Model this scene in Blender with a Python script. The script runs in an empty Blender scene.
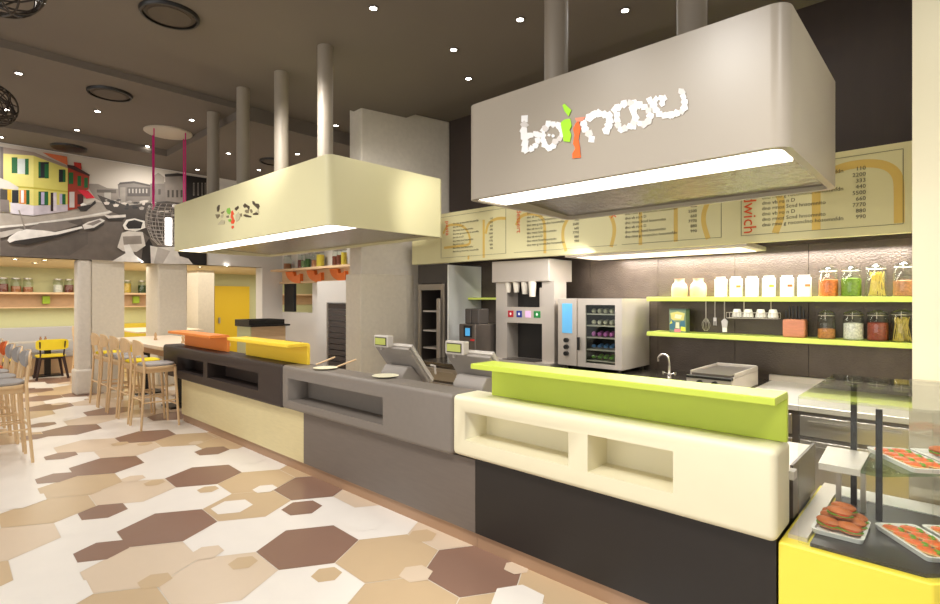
import bpy, math, random
from mathutils import Vector, Matrix
random.seed(7)
PI = math.pi
SC = bpy.context.scene
COL = SC.collection

# ------------------------------------------------------------------ camera geometry (metres; eye 1.6 m)
CA = math.radians(42.7); CF = 527.0; CV = 298.5; EYE = 1.6
def at(u, v, X=None, Y=None, z=None):
    """world point on a real plane (X=, Y= or z=) seen at photograph position u, v"""
    d = (-math.sin(CA)*CF + math.cos(CA)*(u-470), math.cos(CA)*CF + math.sin(CA)*(u-470), CV-v)
    t = X/d[0] if X is not None else (Y/d[1] if Y is not None else (z-EYE)/d[2])
    return Vector((d[0]*t, d[1]*t, EYE + d[2]*t))

# ------------------------------------------------------------------ materials
def lin(c):
    c = c/255.0
    return c/12.92 if c <= 0.04045 else ((c+0.055)/1.055)**2.4
def rgb(r, g, b): return (lin(r), lin(g), lin(b), 1.0)
MATS = {}
def mat(name, col, rough=0.5, metal=0.0, noise=0.0, scale=8.0, bump=0.0, stretch=None, coat=0.0, emit=None, spec=None, bscale=None):
    if name in MATS: return MATS[name]
    m = bpy.data.materials.new(name); m.use_nodes = True
    nt = m.node_tree; b = nt.nodes['Principled BSDF']
    c = rgb(*col)
    b.inputs['Base Color'].default_value = c
    b.inputs['Roughness'].default_value = rough
    b.inputs['Metallic'].default_value = metal
    if coat: b.inputs['Coat Weight'].default_value = coat
    if spec is not None: b.inputs['Specular IOR Level'].default_value = spec
    if emit:
        b.inputs['Emission Color'].default_value = rgb(*emit[0]); b.inputs['Emission Strength'].default_value = emit[1]
    if noise or bump:
        tc = nt.nodes.new('ShaderNodeTexCoord'); mp = nt.nodes.new('ShaderNodeMapping')
        nt.links.new(tc.outputs['Object'], mp.inputs['Vector'])
        if stretch: mp.inputs['Scale'].default_value = stretch
        nz = nt.nodes.new('ShaderNodeTexNoise'); nz.inputs['Scale'].default_value = scale; nz.inputs['Detail'].default_value = 5
        nt.links.new(mp.outputs['Vector'], nz.inputs['Vector'])
        if noise:
            mr = nt.nodes.new('ShaderNodeMapRange')
            mr.inputs['From Min'].default_value = 0.3; mr.inputs['From Max'].default_value = 0.7
            mr.inputs['To Min'].default_value = 1-noise; mr.inputs['To Max'].default_value = 1+noise*0.6
            nt.links.new(nz.outputs['Fac'], mr.inputs['Value'])
            mx = nt.nodes.new('ShaderNodeVectorMath'); mx.operation = 'SCALE'
            mx.inputs[0].default_value = c[:3]
            nt.links.new(mr.outputs['Result'], mx.inputs['Scale'])
            nt.links.new(mx.outputs['Vector'], b.inputs['Base Color'])
        if bump:
            n2 = nz
            if bscale:
                n2 = nt.nodes.new('ShaderNodeTexNoise'); n2.inputs['Scale'].default_value = bscale; n2.inputs['Detail'].default_value = 4
                nt.links.new(mp.outputs['Vector'], n2.inputs['Vector'])
            bp = nt.nodes.new('ShaderNodeBump'); bp.inputs['Strength'].default_value = bump; bp.inputs['Distance'].default_value = 0.02
            nt.links.new(n2.outputs['Fac'], bp.inputs['Height']); nt.links.new(bp.outputs['Normal'], b.inputs['Normal'])
    MATS[name] = m
    return m
def glass(name, tint=(255, 255, 255), gloss=0.1, fres=1.0):
    m = bpy.data.materials.new(name); m.use_nodes = True; nt = m.node_tree
    for n in list(nt.nodes): nt.nodes.remove(n)
    o = nt.nodes.new('ShaderNodeOutputMaterial'); mix = nt.nodes.new('ShaderNodeMixShader')
    tr = nt.nodes.new('ShaderNodeBsdfTransparent'); tr.inputs[0].default_value = rgb(*tint)
    gl = nt.nodes.new('ShaderNodeBsdfGlossy'); gl.inputs['Roughness'].default_value = 0.02
    lw = nt.nodes.new('ShaderNodeLayerWeight'); lw.inputs['Blend'].default_value = 0.5
    pw = nt.nodes.new('ShaderNodeMath'); pw.operation = 'POWER'; pw.inputs[1].default_value = 4.0
    mu = nt.nodes.new('ShaderNodeMath'); mu.operation = 'MULTIPLY_ADD'; mu.use_clamp = True
    mu.inputs[1].default_value = fres; mu.inputs[2].default_value = gloss
    nt.links.new(lw.outputs['Facing'], pw.inputs[0]); nt.links.new(pw.outputs[0], mu.inputs[0]); nt.links.new(mu.outputs[0], mix.inputs[0])
    nt.links.new(tr.outputs[0], mix.inputs[1]); nt.links.new(gl.outputs[0], mix.inputs[2]); nt.links.new(mix.outputs[0], o.inputs[0])
    MATS[name] = m; return m
def emis(name, col, s):
    return mat(name, col, emit=(col, s))

CREAM = mat('cream_lacquer', (236, 228, 176), 0.45)
CREAMW = mat('cream_solid_surface', (234, 227, 196), 0.4, noise=0.01)
GREYL = mat('warm_grey_lacquer', (126, 118, 110), 0.5, noise=0.03, scale=30)
GREYP = mat('grey_oak_panel', (110, 100, 92), 0.5, noise=0.06, scale=6, stretch=(1, 1, 8))
DARKL = mat('dark_brown_lacquer', (52, 41, 36), 0.55, noise=0.03)
BLACKP = mat('black_brown_panel', (32, 26, 22), 0.5, noise=0.05, scale=4, stretch=(1, 1, 8))
WOODP = mat('pale_wood_panel', (214, 200, 154), 0.5, noise=0.05, scale=5, stretch=(1.5, 1, 12))
PLINTH = mat('tan_plinth', (165, 132, 104), 0.5)
NICHE = CREAMW
LIMES = mat('lime_shelf_lacquer', (216, 232, 108), 0.35)
LIME = mat('lime_lacquer', (198, 216, 78), 0.35)
ORANGE = mat('orange_lacquer', (244, 142, 58), 0.4)
YELLOW = mat('yellow_lacquer', (246, 210, 58), 0.4)
HOODG = mat('greige_hood_lacquer', (168, 159, 145), 0.35, noise=0.012, scale=3)
HOODY = mat('pale_yellow_hood_lacquer', (214, 208, 166), 0.38, noise=0.012, scale=3)
WTOP = mat('polished_steel_top', (120, 112, 104), 0.2, 0.85, noise=0.06, scale=8, bump=.05)
STEEL = mat('brushed_steel', (200, 192, 184), 0.32, 0.9, noise=0.04, scale=10, stretch=(1, 1, 20))
STEELR = mat('hammered_steel', (168, 160, 150), 0.24, 0.95, bump=1.0, scale=16)
STEELD = mat('dark_steel', (112, 104, 98), 0.35, 0.7, noise=0.05, scale=10)
STEELS = mat('satin_steel_front', (205, 196, 186), 0.4, 0.55, noise=0.02, scale=6)
BLACK = mat('black_plastic', (22, 19, 17), 0.4)
DGREY = mat('charcoal_plastic', (70, 64, 60), 0.4)
LGREY = mat('light_grey_plastic', (196, 189, 180), 0.45)
MGREY = mat('mid_grey_plastic', (150, 143, 136), 0.5)
WHITE = mat('white_card', (245, 243, 238), 0.5)
WHITEC = mat('white_ceramic', (240, 238, 232), 0.2)
CEIL = mat('brown_grey_ceiling_paint', (112, 103, 94), 0.8, noise=0.02, scale=2)
CONC = mat('concrete_plaster', (212, 204, 192), 0.85, noise=0.05, scale=18)
CONC2 = mat('concrete_plaster_warm', (216, 207, 190), 0.85, noise=0.05, scale=22)
SPLASH = mat('dark_stone_splashback', (90, 79, 70), 0.24, 0.4, noise=0.16, scale=6, bump=0.28, stretch=(1, 1, 1), bscale=70)
DARKW = mat('unlit_wall', (58, 46, 40), 0.6, noise=0.08, scale=3, stretch=(5, 1, .4))  # same wall as the splashback, its lack of light put into the colour
CREAMWALL = mat('cream_wall', (236, 228, 196), 0.5)
CREAMGLOSS = mat('glossy_stone_cladding', (196, 184, 160), 0.06, 0.35)
PALEG = mat('pale_green_wall', (206, 206, 160), 0.8, noise=0.02, scale=20)
TANC = mat('tan_ceiling', (214, 194, 150), 0.8)
TANW = mat('tan_wood', (222, 190, 150), 0.6, noise=0.06, scale=6, stretch=(1, 1, 10))
TANP = mat('tan_ply', (196, 162, 126), 0.6, noise=0.06, scale=9)
BEECH = mat('beech_wood', (224, 192, 148), 0.5, noise=0.07, scale=9, stretch=(1, 1, .3))
FGREY = mat('grey_felt', (168, 163, 160), 0.95, noise=0.05, scale=60)
FYEL = mat('yellow_felt', (232, 208, 30), 0.9)
FORA = mat('orange_felt', (216, 104, 48), 0.9)
CHY = mat('yellow_chair_lacquer', (226, 202, 40), 0.5)
DWOOD = mat('dark_stained_wood', (48, 24, 20), 0.5)
BENCH = mat('grey_upholstery', (190, 188, 190), 0.9)
WW = mat('white_wall', (226, 222, 216), 0.8)
WIRE = mat('dark_wire', (58, 50, 44), 0.5, 0.3)
WIREG = mat('grey_wire', (120, 112, 106), 0.5, 0.3)
PIPE = mat('grey_duct_paint', (150, 140, 126), 0.5)
GLASS = glass('clear_glass', (250, 252, 250), 0.03, 0.9)
GLASSJ = glass('jar_glass', (242, 246, 242), 0.05, 0.9)
GLASSG = glass('green_edge_glass', (225, 240, 225), 0.05, 0.8)
STONE = mat('black_speckled_stone', (50, 45, 42), 0.35, noise=0.3, scale=120)
YFRONT = mat('yellow_case_panel', (250, 232, 84), 0.4)
MENU = mat('menu_board_cream', (222, 215, 168), 0.5)
MUST = mat('mustard_print', (220, 188, 100), 0.6)
INK = mat('grey_ink', (84, 78, 66), 0.7)
RED = mat('orange_red_ink', (226, 92, 44), 0.7)
LEDP = emis('light_diffuser', (255, 250, 240), 3.0)
LEDS = emis('downlight_bulb', (255, 250, 240), 18.0)
MAG = mat('magenta_cord', (205, 20, 120), 0.5)

# ------------------------------------------------------------------ mesh building
class MB:
    def __init__(s): s.v = []; s.f = []; s.mi = []; s.m = 0
    def face(s, idx): s.f.append(tuple(idx)); s.mi.append(s.m)
    def add(s, vs, fs):
        o = len(s.v); s.v += [Vector(p) for p in vs]
        for f in fs: s.face([o+i for i in f])
        return s
    def box(s, x0, x1, y0, y1, z0, z1, rot=None, c=None):
        vs = [Vector((x, y, z)) for x in (x0, x1) for y in (y0, y1) for z in (z0, z1)]
        if rot: vs = [rot @ (p-Vector(c)) + Vector(c) if c else rot @ p for p in vs]
        return s.add(vs, [(0, 1, 3, 2), (4, 6, 7, 5), (0, 4, 5, 1), (2, 3, 7, 6), (0, 2, 6, 4), (1, 5, 7, 3)])
    def prism(s, poly, z0, z1):
        n = len(poly)
        vs = [(p[0], p[1], z0) for p in poly] + [(p[0], p[1], z1) for p in poly]
        fs = [tuple(reversed(range(n))), tuple(range(n, 2*n))] + [(i, (i+1) % n, n+(i+1) % n, n+i) for i in range(n)]
        return s.add(vs, fs)
    def flat(s, pts, nrm, t):
        """closed slab: polygon pts (3-D) given thickness t along nrm"""
        n = len(pts); nv = Vector(nrm)*t
        vs = [Vector(p) for p in pts] + [Vector(p)+nv for p in pts]
        fs = [tuple(reversed(range(n))), tuple(range(n, 2*n))] + [(i, (i+1) % n, n+(i+1) % n, n+i) for i in range(n)]
        return s.add(vs, fs)
    def poly(s, pts): return s.add(pts, [tuple(range(len(pts)))])
    def lathe(s, prof, n=24, c=(0, 0, 0), sx=1, sy=1, caps=True):
        o = len(s.v)
        for r, z in prof:
            for k in range(n):
                a = 2*PI*k/n
                s.v.append(Vector((c[0]+r*sx*math.cos(a), c[1]+r*sy*math.sin(a), c[2]+z)))
        for i in range(len(prof)-1):
            for k in range(n):
                k2 = (k+1) % n
                s.face((o+i*n+k, o+i*n+k2, o+(i+1)*n+k2, o+(i+1)*n+k))
        L = o+(len(prof)-1)*n
        if caps: s.face([o+k for k in reversed(range(n))]); s.face([L+k for k in range(n)])
        return s
    def cyl(s, c, r, h, n=20): return s.lathe([(r, 0), (r, h)], n, c)
    def tube(s, pts, r, n=8, closed=False, r2=None):
        pts = [Vector(p) for p in pts]; o = len(s.v); m = len(pts)
        up = None
        for i, p in enumerate(pts):
            if closed: d = (pts[(i+1) % m]-pts[i-1]).normalized()
            else: d = (pts[min(i+1, m-1)]-pts[max(i-1, 0)]).normalized()
            if up is None: up = Vector((0, 0, 1)) if abs(d.z) < .9 else Vector((1, 0, 0))
            a = d.cross(up).normalized(); b = a.cross(d).normalized(); up = b
            rr = r if r2 is None else r+(r2-r)*i/(m-1)
            for k in range(n):
                t = 2*PI*k/n
                s.v.append(p+(a*math.cos(t)+b*math.sin(t))*rr)
        for i in range(m if closed else m-1):
            j = (i+1) % m
            for k in range(n):
                k2 = (k+1) % n
                s.face((o+i*n+k, o+i*n+k2, o+j*n+k2, o+j*n+k))
        if not closed:
            s.face([o+k for k in reversed(range(n))]); s.face([o+(m-1)*n+k for k in range(n)])
        return s
    def ell(s, c, rx, ry, rz, n=14, m=8, rot=None):
        o = len(s.v); c = Vector(c)
        pr = []
        for i in range(m+1):
            ph = -PI/2+PI*i/m
            for k in range(n):
                a = 2*PI*k/n
                p = Vector((rx*math.cos(ph)*math.cos(a), ry*math.cos(ph)*math.sin(a), rz*math.sin(ph)))
                if rot: p = rot @ p
                s.v.append(c+p)
        for i in range(m):
            for k in range(n):
                k2 = (k+1) % n
                s.face((o+i*n+k, o+i*n+k2, o+(i+1)*n+k2, o+(i+1)*n+k))
        return s
    def build(s, name, mats, parent=None, bevel=0, seg=2, smooth=False, world=False):
        me = bpy.data.meshes.new(name)
        off = Vector(parent.matrix_basis.translation) if (world and parent is not None) else Vector((0, 0, 0))
        if world and parent is not None and parent.parent is not None: off = off + parent.parent.matrix_basis.translation
        me.from_pydata([tuple(p-off) for p in s.v], [], s.f)
        if not isinstance(mats, (list, tuple)): mats = [mats]
        for m in mats: me.materials.append(m)
        me.polygons.foreach_set('material_index', s.mi)
        me.validate(); me.update()
        o = bpy.data.objects.new(name, me); COL.objects.link(o)
        if parent is not None: o.parent = parent
        if smooth:
            for p in me.polygons: p.use_smooth = True
            me.set_sharp_from_angle(angle=math.radians(40))
        if bevel:
            b = o.modifiers.new('bevel', 'BEVEL'); b.width = bevel; b.segments = seg; b.limit_method = 'ANGLE'
            b.angle_limit = math.radians(40)
            if seg > 2:
                for p in me.polygons: p.use_smooth = True
                w = o.modifiers.new('wn', 'WEIGHTED_NORMAL'); w.keep_sharp = False
        return o
def tag(o, label, cat, group=None):
    o['label'] = label; o['category'] = cat
    if group: o['group'] = group
    return o
def struct(o): o['kind'] = 'structure'; return o
def thing(name, label, cat, loc=(0, 0, 0), rz=0, group=None):
    o = bpy.data.objects.new(name, None); COL.objects.link(o); o.location = loc; o.rotation_euler = (0, 0, rz)
    o.empty_display_size = .1
    bpy.context.view_layer.update()
    return tag(o, label, cat, group)
def dup(root, loc=None, rz=None, label=None, group=None):
    r = root.copy(); COL.objects.link(r)
    if loc is not None: r.location = loc
    if rz is not None: r.rotation_euler = (0, 0, rz)
    if label: r['label'] = label
    if group: r['group'] = group
    for ch in list(root.children):
        c = ch.copy(); COL.objects.link(c); c.parent = r
        for g in ch.children:
            d = g.copy(); COL.objects.link(d); d.parent = c
    return r
def cut(o, boxes):
    """carve box-shaped recesses out of a mesh and keep the result as its mesh"""
    cs = []
    for bx in boxes:
        m = MB().box(*bx); c = m.build('cutter', MATS['cream_lacquer'])
        if o.parent: c.location = -Vector(o.parent.location)
        cs.append(c); k = o.modifiers.new('cut', 'BOOLEAN'); k.object = c; k.operation = 'DIFFERENCE'; k.solver = 'EXACT'
        c.parent = o.parent
    bpy.context.view_layer.update()
    dg = bpy.context.evaluated_depsgraph_get()
    me = bpy.data.meshes.new_from_object(o.evaluated_get(dg)); old = o.data
    o.modifiers.clear(); o.data = me
    for c in cs: bpy.data.objects.remove(c)
    for p in me.polygons: p.use_smooth = True
    me.set_sharp_from_angle(angle=math.radians(30))
    return o
def text_mb(lines, name, m, parent, y):
    """lines: (string, x, z, height, turned, align); lettering stands upright facing -Y at plane y, a thin raised print"""
    allv = MB()
    for st, x, z, h, turned, al in lines:
        cu = bpy.data.curves.new('t', 'FONT'); cu.body = st; cu.size = h; cu.align_x = al; cu.extrude = 0.0005
        cu.resolution_u = 2
        o = bpy.data.objects.new('t', cu); COL.objects.link(o)
        bpy.context.view_layer.update()
        me = bpy.data.meshes.new_from_object(o.evaluated_get(bpy.context.evaluated_depsgraph_get()))
        for v in me.vertices:
            p = v.co
            v2 = Vector((p.x, -p.z, p.y))
            if turned: v2 = Vector((v2.z, v2.y, -v2.x))
            v.co = v2 + Vector((x, y, z))
        allv.add([v.co.copy() for v in me.vertices], [tuple(p.vertices) for p in me.polygons])
        bpy.data.objects.remove(o); bpy.data.curves.remove(cu); bpy.data.meshes.remove(me)
    return allv.build(name, m, parent, world=True)
def ribbon(mb, pts, w, nrm, t):
    """flat strip of width w along pts lying in the plane with normal nrm"""
    pts = [Vector(p) for p in pts]; n = Vector(nrm); L = []; R = []
    for i, p in enumerate(pts):
        d = (pts[min(i+1, len(pts)-1)]-pts[max(i-1, 0)]).normalized()
        s = d.cross(n).normalized()*w/2
        L.append(p+s); R.append(p-s)
    m = len(pts); vs = L+R
    mb.add(vs, [(i, i+1, m+i+1, m+i) for i in range(m-1)])

# ------------------------------------------------------------------ SETTING
# floor: large hexagon tiles in four tones with small hexagon inlays
def floor():
    th = math.radians(2.2); R = .32; B = (-4.06, 1.28); A3 = math.sqrt(3)
    def cell(i, j):
        x = 1.5*R*i; y = A3*R*(j+(0.5 if i % 2 else 0))
        return (B[0]+x*math.cos(th)+y*math.sin(th), B[1]-x*math.sin(th)+y*math.cos(th))
    W, BE, T, BR = 1, 2, 3, 4
    known = {(0,0):BR,(2,0):BE,(1,0):W,(-1,0):W,(-2,0):BE,(-3,0):W,(-4,0):BR,(1,-1):BE,(0,-1):W,(-1,-1):W,(-2,-1):T,(-3,-1):T,
             (2,-1):T,(-4,-1):W,(3,0):W,(0,1):T,(-1,1):T,(1,1):W,(2,1):BR,(3,1):T,(4,1):T,(3,2):BE,(2,2):W,(1,2):BE,(0,2):BR,(4,2):BR,
             (-2,1):BR,(-3,1):W,(-4,1):W,(-5,1):T,(-4,2):T,(-2,2):W,(-3,2):W,(-1,2):T,(-5,-1):W,(-6,-1):W,(-5,0):BE,(-6,0):BE,(-6,1):BR,
             (-7,1):W,(-7,0):W,(-8,0):BR,(-8,1):W,(-5,2):T,(-6,2):W,(-1,-2):BE,(0,-2):T,(1,-2):W,(-2,-2):BE,(-7,-1):W,(-8,-1):T,
             (-9,0):BE,(-9,-1):W,(-10,1):BR,(-11,0):W,(-12,0):BR,(-10,0):W,(-12,-1):BE,(-11,-1):T,(5,1):T,(5,2):T,(6,2):W,(4,0):BR,
             (-8,2):BR,(-13,0):W,(-14,1):BR,(-4,-2):BR,(-10,-1):W}
    rnd = random.Random(3)
    mb = MB(); mb.m = 0; mb.box(-14.6, 3.2, -6.2, 9.8, -0.12, 0.0)
    def hx(c, r, z, m, sq=1.0):
        mb.m = m
        pts = []
        for k in range(6):
            a = PI/3*k-th
            x = c[0]+r*math.cos(a); y = c[1]+r*math.sin(a)*sq
            pts.append((min(max(x, -14.6), 3.2), min(max(y, -6.2), 9.8), z))
        mb.poly(pts)
    for i in range(-24, 17):
        for j in range(-16, 18):
            c = cell(i, j)
            if not (-14.7 < c[0] < 3.3 and -6.3 < c[1] < 9.9): 
                rnd.random(); continue
            q = rnd.random()
            m = W if q < .42 else BE if q < .66 else T if q < .84 else BR
            m = known.get((i, j), m)
            if m == W: 
                hx(c, R*1.002, .0012, m)
            else: hx(c, R*.988, .0015, m)
    small = [(-3.98,.87,.155,BR),(-4.71,1.04,.165,BR),(-2.68,1.68,.088,T)]
    for u, v, r, m in [(61,456,.15,BR),(56,478,.16,BR),(302,508,.15,BR),(212,451,.17,BR),(42,425,.16,BR),(35,437,.15,BR),(155,581,.09,T),
                       (243,563,.085,T),(89,492,.09,T),(154.5,483,.085,T),(208,489.6,.085,T),(422,536,.1,T),(145,444,.08,T),(232,507,.15,W),
                       (20,502,.18,W),(265,489,.1,W),(364,523,.15,W),(416,574,.1,BE),(516.6,568,.08,BE),(518,600,.15,W),(163,449,.09,W),
                       (50,600,.2,W),(196,443,.08,BE),(250,460,.15,W),(133,479,.1,BE),(120,444,.09,T),(60,404,.12,BE),(207,553,.1,BE)]:
        p = at(u, v, z=0); small.append((p.x, p.y, r, m))
    for k, (x, y, r, m) in enumerate(small): hx((x, y), r, .0022+.00005*k, m)
    for k in range(260):
        i = rnd.randint(-24, 16); j = rnd.randint(-14, 16); c = cell(i, j)
        a = PI/3*rnd.randint(0, 5); x = c[0]+R*math.cos(a); y = c[1]+R*math.sin(a)
        if (-8.6 < x < -1 and 0.3 < y < 2.7) or not (-14 < x < 3 and -6 < y < 9.4): continue
        hx((x, y), rnd.choice([.08, .1, .15, .17]), .0022+.000012*k, rnd.choice([W, BE, T, BR, BR]))
    def fm(n, c): return mat(n, c, 0.28, noise=0.015, scale=6)
    o = mb.build('floor', [fm('tile_grout', (232, 222, 208)), fm('tile_white', (246, 240, 232)), fm('tile_beige', (226, 206, 182)),
                           fm('tile_tan', (210, 184, 148)), fm('tile_brown', (146, 114, 98))])
    struct(o)
floor()

# ceiling: main plane, a raised channel, the lower far soffit
m = MB()
m.box(-5.87, 3.2, -6.2, 4.72, 4.08, 4.4)
m.box(-5.87, 3.2, 4.72, 9.8, 4.16, 4.4)
m.box(-6.92, -5.87, -6.2, 9.8, 4.16, 4.4)
m.box(-9.68, -6.92, -6.2, 3.03, 4.08, 4.4)
m.box(-14.6, -9.68, -6.2, 3.03, 3.97, 4.4)
m.box(-14.6, -6.92, 3.03, 9.8, 3.97, 4.4)
struct(m.build('ceiling', CEIL))
struct(MB().box(-14.6, -10.7, -6.2, 9.8, 2.25, 2.32).build('ceiling_back_room', TANC))
# upper wall above the kitchen (shade coloured in), splashback
struct(MB().box(-5.39, -.165, 5.4, 5.6, 2.082, 4.16).build('wall_kitchen_upper', DARKW))
m = MB()
xs = [-5.39, -4.78, -3.95, -3.1, -2.3, -1.55, -.95, -.1]
for a_, b_ in zip(xs[:-1], xs[1:]): m.box(a_+.002, b_-.002, 5.4, 5.46, 0, 2.08)
m.box(-5.39, -.1, 5.46, 5.6, 0, 2.08)
struct(m.build('wall_back', SPLASH))
# right wall
struct(MB().box(-.165, 3.2, 3.5, 5.6, 0, 4.08).build('wall_right', CREAMWALL))
tag(MB().box(-.175, 1.6, 3.44, 3.5, .0, 1.19).build('wall_cladding', CREAMGLOSS), 'glossy beige stone cladding at the foot of the cream wall behind the pastry case', 'cladding')
# mural wall and white wall
struct(MB().box(-10.9, -10.66, -6.2, 5.6, 2.25, 3.97).build('wall_left', WW))
m = MB().box(-10.66, -6.06, 5.6, 5.75, 1.93, 3.97)
m.box(-9.45, -6.06, 5.6, 5.75, 0, 1.93); m.box(-10.72, -9.45, 5.6, 5.75, 0, 1.31)
struct(m.build('wall_passage', WW))
struct(MB().box(-14.75, -14.3, -6.2, 9.8, 0, 2.3).build('wall_far', PALEG))
struct(MB().box(-14.6, -6, 9.6, 9.8, 0, 4.0).build('wall_side', PALEG))
# pillars
def pillar(name, boxes, mt, bev=.0):
    m = MB()
    for b in boxes: m.box(*b)
    return struct(m.build(name, mt, bevel=bev))
struct(MB().prism([(-5.99, 4.1), (-5.69, 4.08), (-5.40, 5.38), (-5.40, 5.6), (-5.99, 5.6)], 0, 4.16).build('pillar_kitchen', CONC, bevel=.02))
struct(MB().prism([(-6.0, 4.05), (-5.66, 4.05), (-5.52, 4.7), (-5.52, 4.84), (-6.0, 4.84)], 0, 1.92).build('pillar_kitchen_cladding', CONC2, bevel=.01))
pillar('pillar_mural_column', [(-10.95, -10.66, 2.0, 2.2, 0, 2.25)], CONC, .04)
pillar('pillar_mural_plinth', [(-10.97, -10.63, 1.97, 2.21, 0, .42)], CONC, .03)
pillar('pillar_mural', [(-10.95, -10.68, 2.2, 2.67, 0, 2.25)], CONC2)
pillar('pillar_middle', [(-11.4, -10.68, 3.2, 3.7, 0, 2.25)], CONC2, .03)
pillar('pillar_far', [(-14.3, -12.7, 4.62, 4.98, 0, 2.25)], CONC2)
pillar('pillar_white', [(-10.95, -10.66, 5.15, 5.6, 0, 2.25)], WW)
# door on the far wall
d = struct(MB().box(-14.3, -14.24, 5.6, 6.52, 0, 1.93).build('door_1', mat('door_yellow', (236, 198, 40), .6)))
MB().box(-14.24, -14.19, 5.68, 5.72, .95, 1.1).build('door_handle', STEEL, d)

# ------------------------------------------------------------------ wall mural (a flat print on the wall)
def mural():
    root = MB().box(-10.66, -10.648, -.6, 4.045, 2.257, 3.955).build('wall_mural', mat('mural_sky', (196, 186, 172), .6))
    tag(root, 'large canal town photo mural with moored boats and yellow and red houses, above the pillars', 'mural')
    cnt = [0]; layers = {}
    def mp(col, pts, ox, oy, s):
        cnt[0] += 1
        x = -10.6475+.00015*cnt[0]
        layers.setdefault(col, []).append([at(ox+a/s, oy+b/s, X=x) for a, b in pts])
    A = (0, 130, 6.714); M = (0, 170, 6.36); N = (90, 160, 5.49)
    def rect(col, a, b, c, d, fr): mp(col, [(a, b), (c, b), (c, d), (a, d)], *fr)
    # ground, water
    mp((108, 98, 90), [(0, 360), (160, 350), (400, 325), (660, 290), (763, 250), (1000, 250), (1310, 300), (1310, 602), (0, 546)], *M)
    mp((98, 89, 82), [(250, 480), (450, 420), (560, 390), (560, 470), (440, 545), (150, 540)], *M)
    mp((170, 160, 148), [(0, 265), (220, 290), (430, 258), (600, 200), (680, 212), (712, 245), (700, 270), (500, 305), (170, 350), (0, 372)], *M)
    mp((226, 220, 210), [(0, 355), (170, 342), (500, 297), (690, 262), (705, 240), (712, 250), (702, 272), (500, 308), (170, 354), (0, 370)], *M)
    # far town
    mp((140, 130, 120), [(590, 360), (660, 362), (720, 390), (800, 395), (800, 500), (720, 500), (640, 460), (600, 400)], *A)
    mp((96, 88, 80), [(650, 400), (780, 400), (780, 425), (650, 420)], *A)
    rect((176, 168, 156), 700, 420, 745, 480, A)
    mp((122, 113, 104), [(152, 135), (165, 125), (240, 118), (330, 140), (330, 240), (165, 238)], *N)
    mp((74, 66, 60), [(150, 138), (165, 123), (242, 116), (332, 136), (332, 146), (240, 128), (165, 134)], *N)
    rect((150, 141, 130), 165, 150, 195, 240, N); rect((84, 76, 70), 205, 150, 330, 200, N)
    for k in range(6): rect((168, 160, 150), 212+k*19, 158, 220+k*19, 182, N)
    mp((118, 109, 101), [(330, 130), (420, 120), (420, 250), (330, 235)], *N)
    rect((80, 72, 66), 345, 160, 358, 190, N); rect((80, 72, 66), 375, 160, 388, 190, N)
    mp((150, 140, 128), [(350, 85), (375, 70), (410, 95), (408, 130), (355, 130)], *N)
    mp((128, 118, 108), [(412, 95), (425, 80), (520, 78), (527, 240), (415, 225)], *N)
    mp((44, 38, 34), [(410, 78), (480, 72), (520, 78), (520, 88), (412, 92)], *N)
    for k in range(4): rect((66, 58, 52), 425+k*24, 165, 436+k*24, 205, N)
    mp((28, 24, 22), [(523, 82), (640, 100), (640, 290), (523, 235)], *N)
    for a in (566, 590, 612, 630): rect((150, 142, 132), a, 125, a+7, 195, N); rect((40, 34, 30), a+2, 130, a+5, 190, N)
    mp((70, 62, 56), [(40, 190), (200, 250), (420, 225), (530, 240), (600, 300), (600, 380), (470, 480), (320, 420), (180, 310), (90, 270)], *N)
    rb = random.Random(5)
    for k in range(46):
        a = rb.uniform(60, 560); b = 205+rb.uniform(0, 120)*(a/560)+rb.uniform(0, 22); w = rb.uniform(14, 46); h = rb.uniform(5, 13)
        g = rb.choice([225, 200, 165, 130, 52, 36])
        mp((g, int(g*.95), int(g*.89)), [(a, b), (a+w*.5, b-h*.5), (a+w, b), (a+w*.8, b+h), (a+w*.2, b+h)], *N)
    # yellow house
    mp((222, 212, 124), [(20, 150), (225, 165), (225, 560), (20, 545)], *A)
    mp((206, 196, 100), [(225, 165), (455, 255), (455, 540), (225, 570)], *A)
    mp((150, 132, 120), [(10, 112), (230, 150), (460, 243), (455, 258), (225, 172), (20, 158)], *A)
    mp((110, 100, 96), [(0, 110), (22, 115), (22, 330), (0, 320)], *A)
    mp((180, 168, 60), [(20, 368), (225, 384), (455, 410), (455, 420), (225, 396), (20, 380)], *A)
    mp((216, 208, 214), [(70, 485), (225, 508), (225, 575), (70, 560)], *A)
    mp((190, 180, 186), [(225, 508), (455, 500), (455, 545), (225, 575)], *A)
    G = (20, 92, 44); D = (24, 26, 34)
    for c, a, b, e, f in [((200, 206, 200), 117, 193, 168, 295), (G, 78, 183, 117, 290), (G, 168, 193, 193, 300), (D, 258, 215, 328, 322), (G, 300, 228, 328, 325),
                          (G, 258, 213, 272, 312), (D, 395, 265, 437, 350), (G, 423, 268, 440, 350), (D, 80, 403, 125, 490), ((206, 120, 40), 130, 403, 180, 495),
                          ((230, 226, 226), 140, 405, 160, 488), (G, 176, 403, 198, 500), (D, 258, 413, 322, 505), ((180, 170, 200), 276, 418, 298, 500), (G, 298, 416, 324, 503),
                          (G, 258, 413, 272, 503), ((48, 30, 30), 340, 420, 358, 545), ((206, 196, 200), 358, 420, 380, 545), ((170, 160, 190), 400, 428, 418, 498), (G, 418, 430, 440, 500),
                          ((200, 160, 40), 50, 400, 76, 485)]:
        rect(c, a, b, e, f, A)
    # awning and wall at far left
    mp((206, 200, 190), [(0, 322), (60, 345), (125, 385), (120, 402), (0, 390)], *A)
    mp((60, 54, 50), [(0, 395), (50, 400), (50, 470), (0, 470)], *A)
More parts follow.
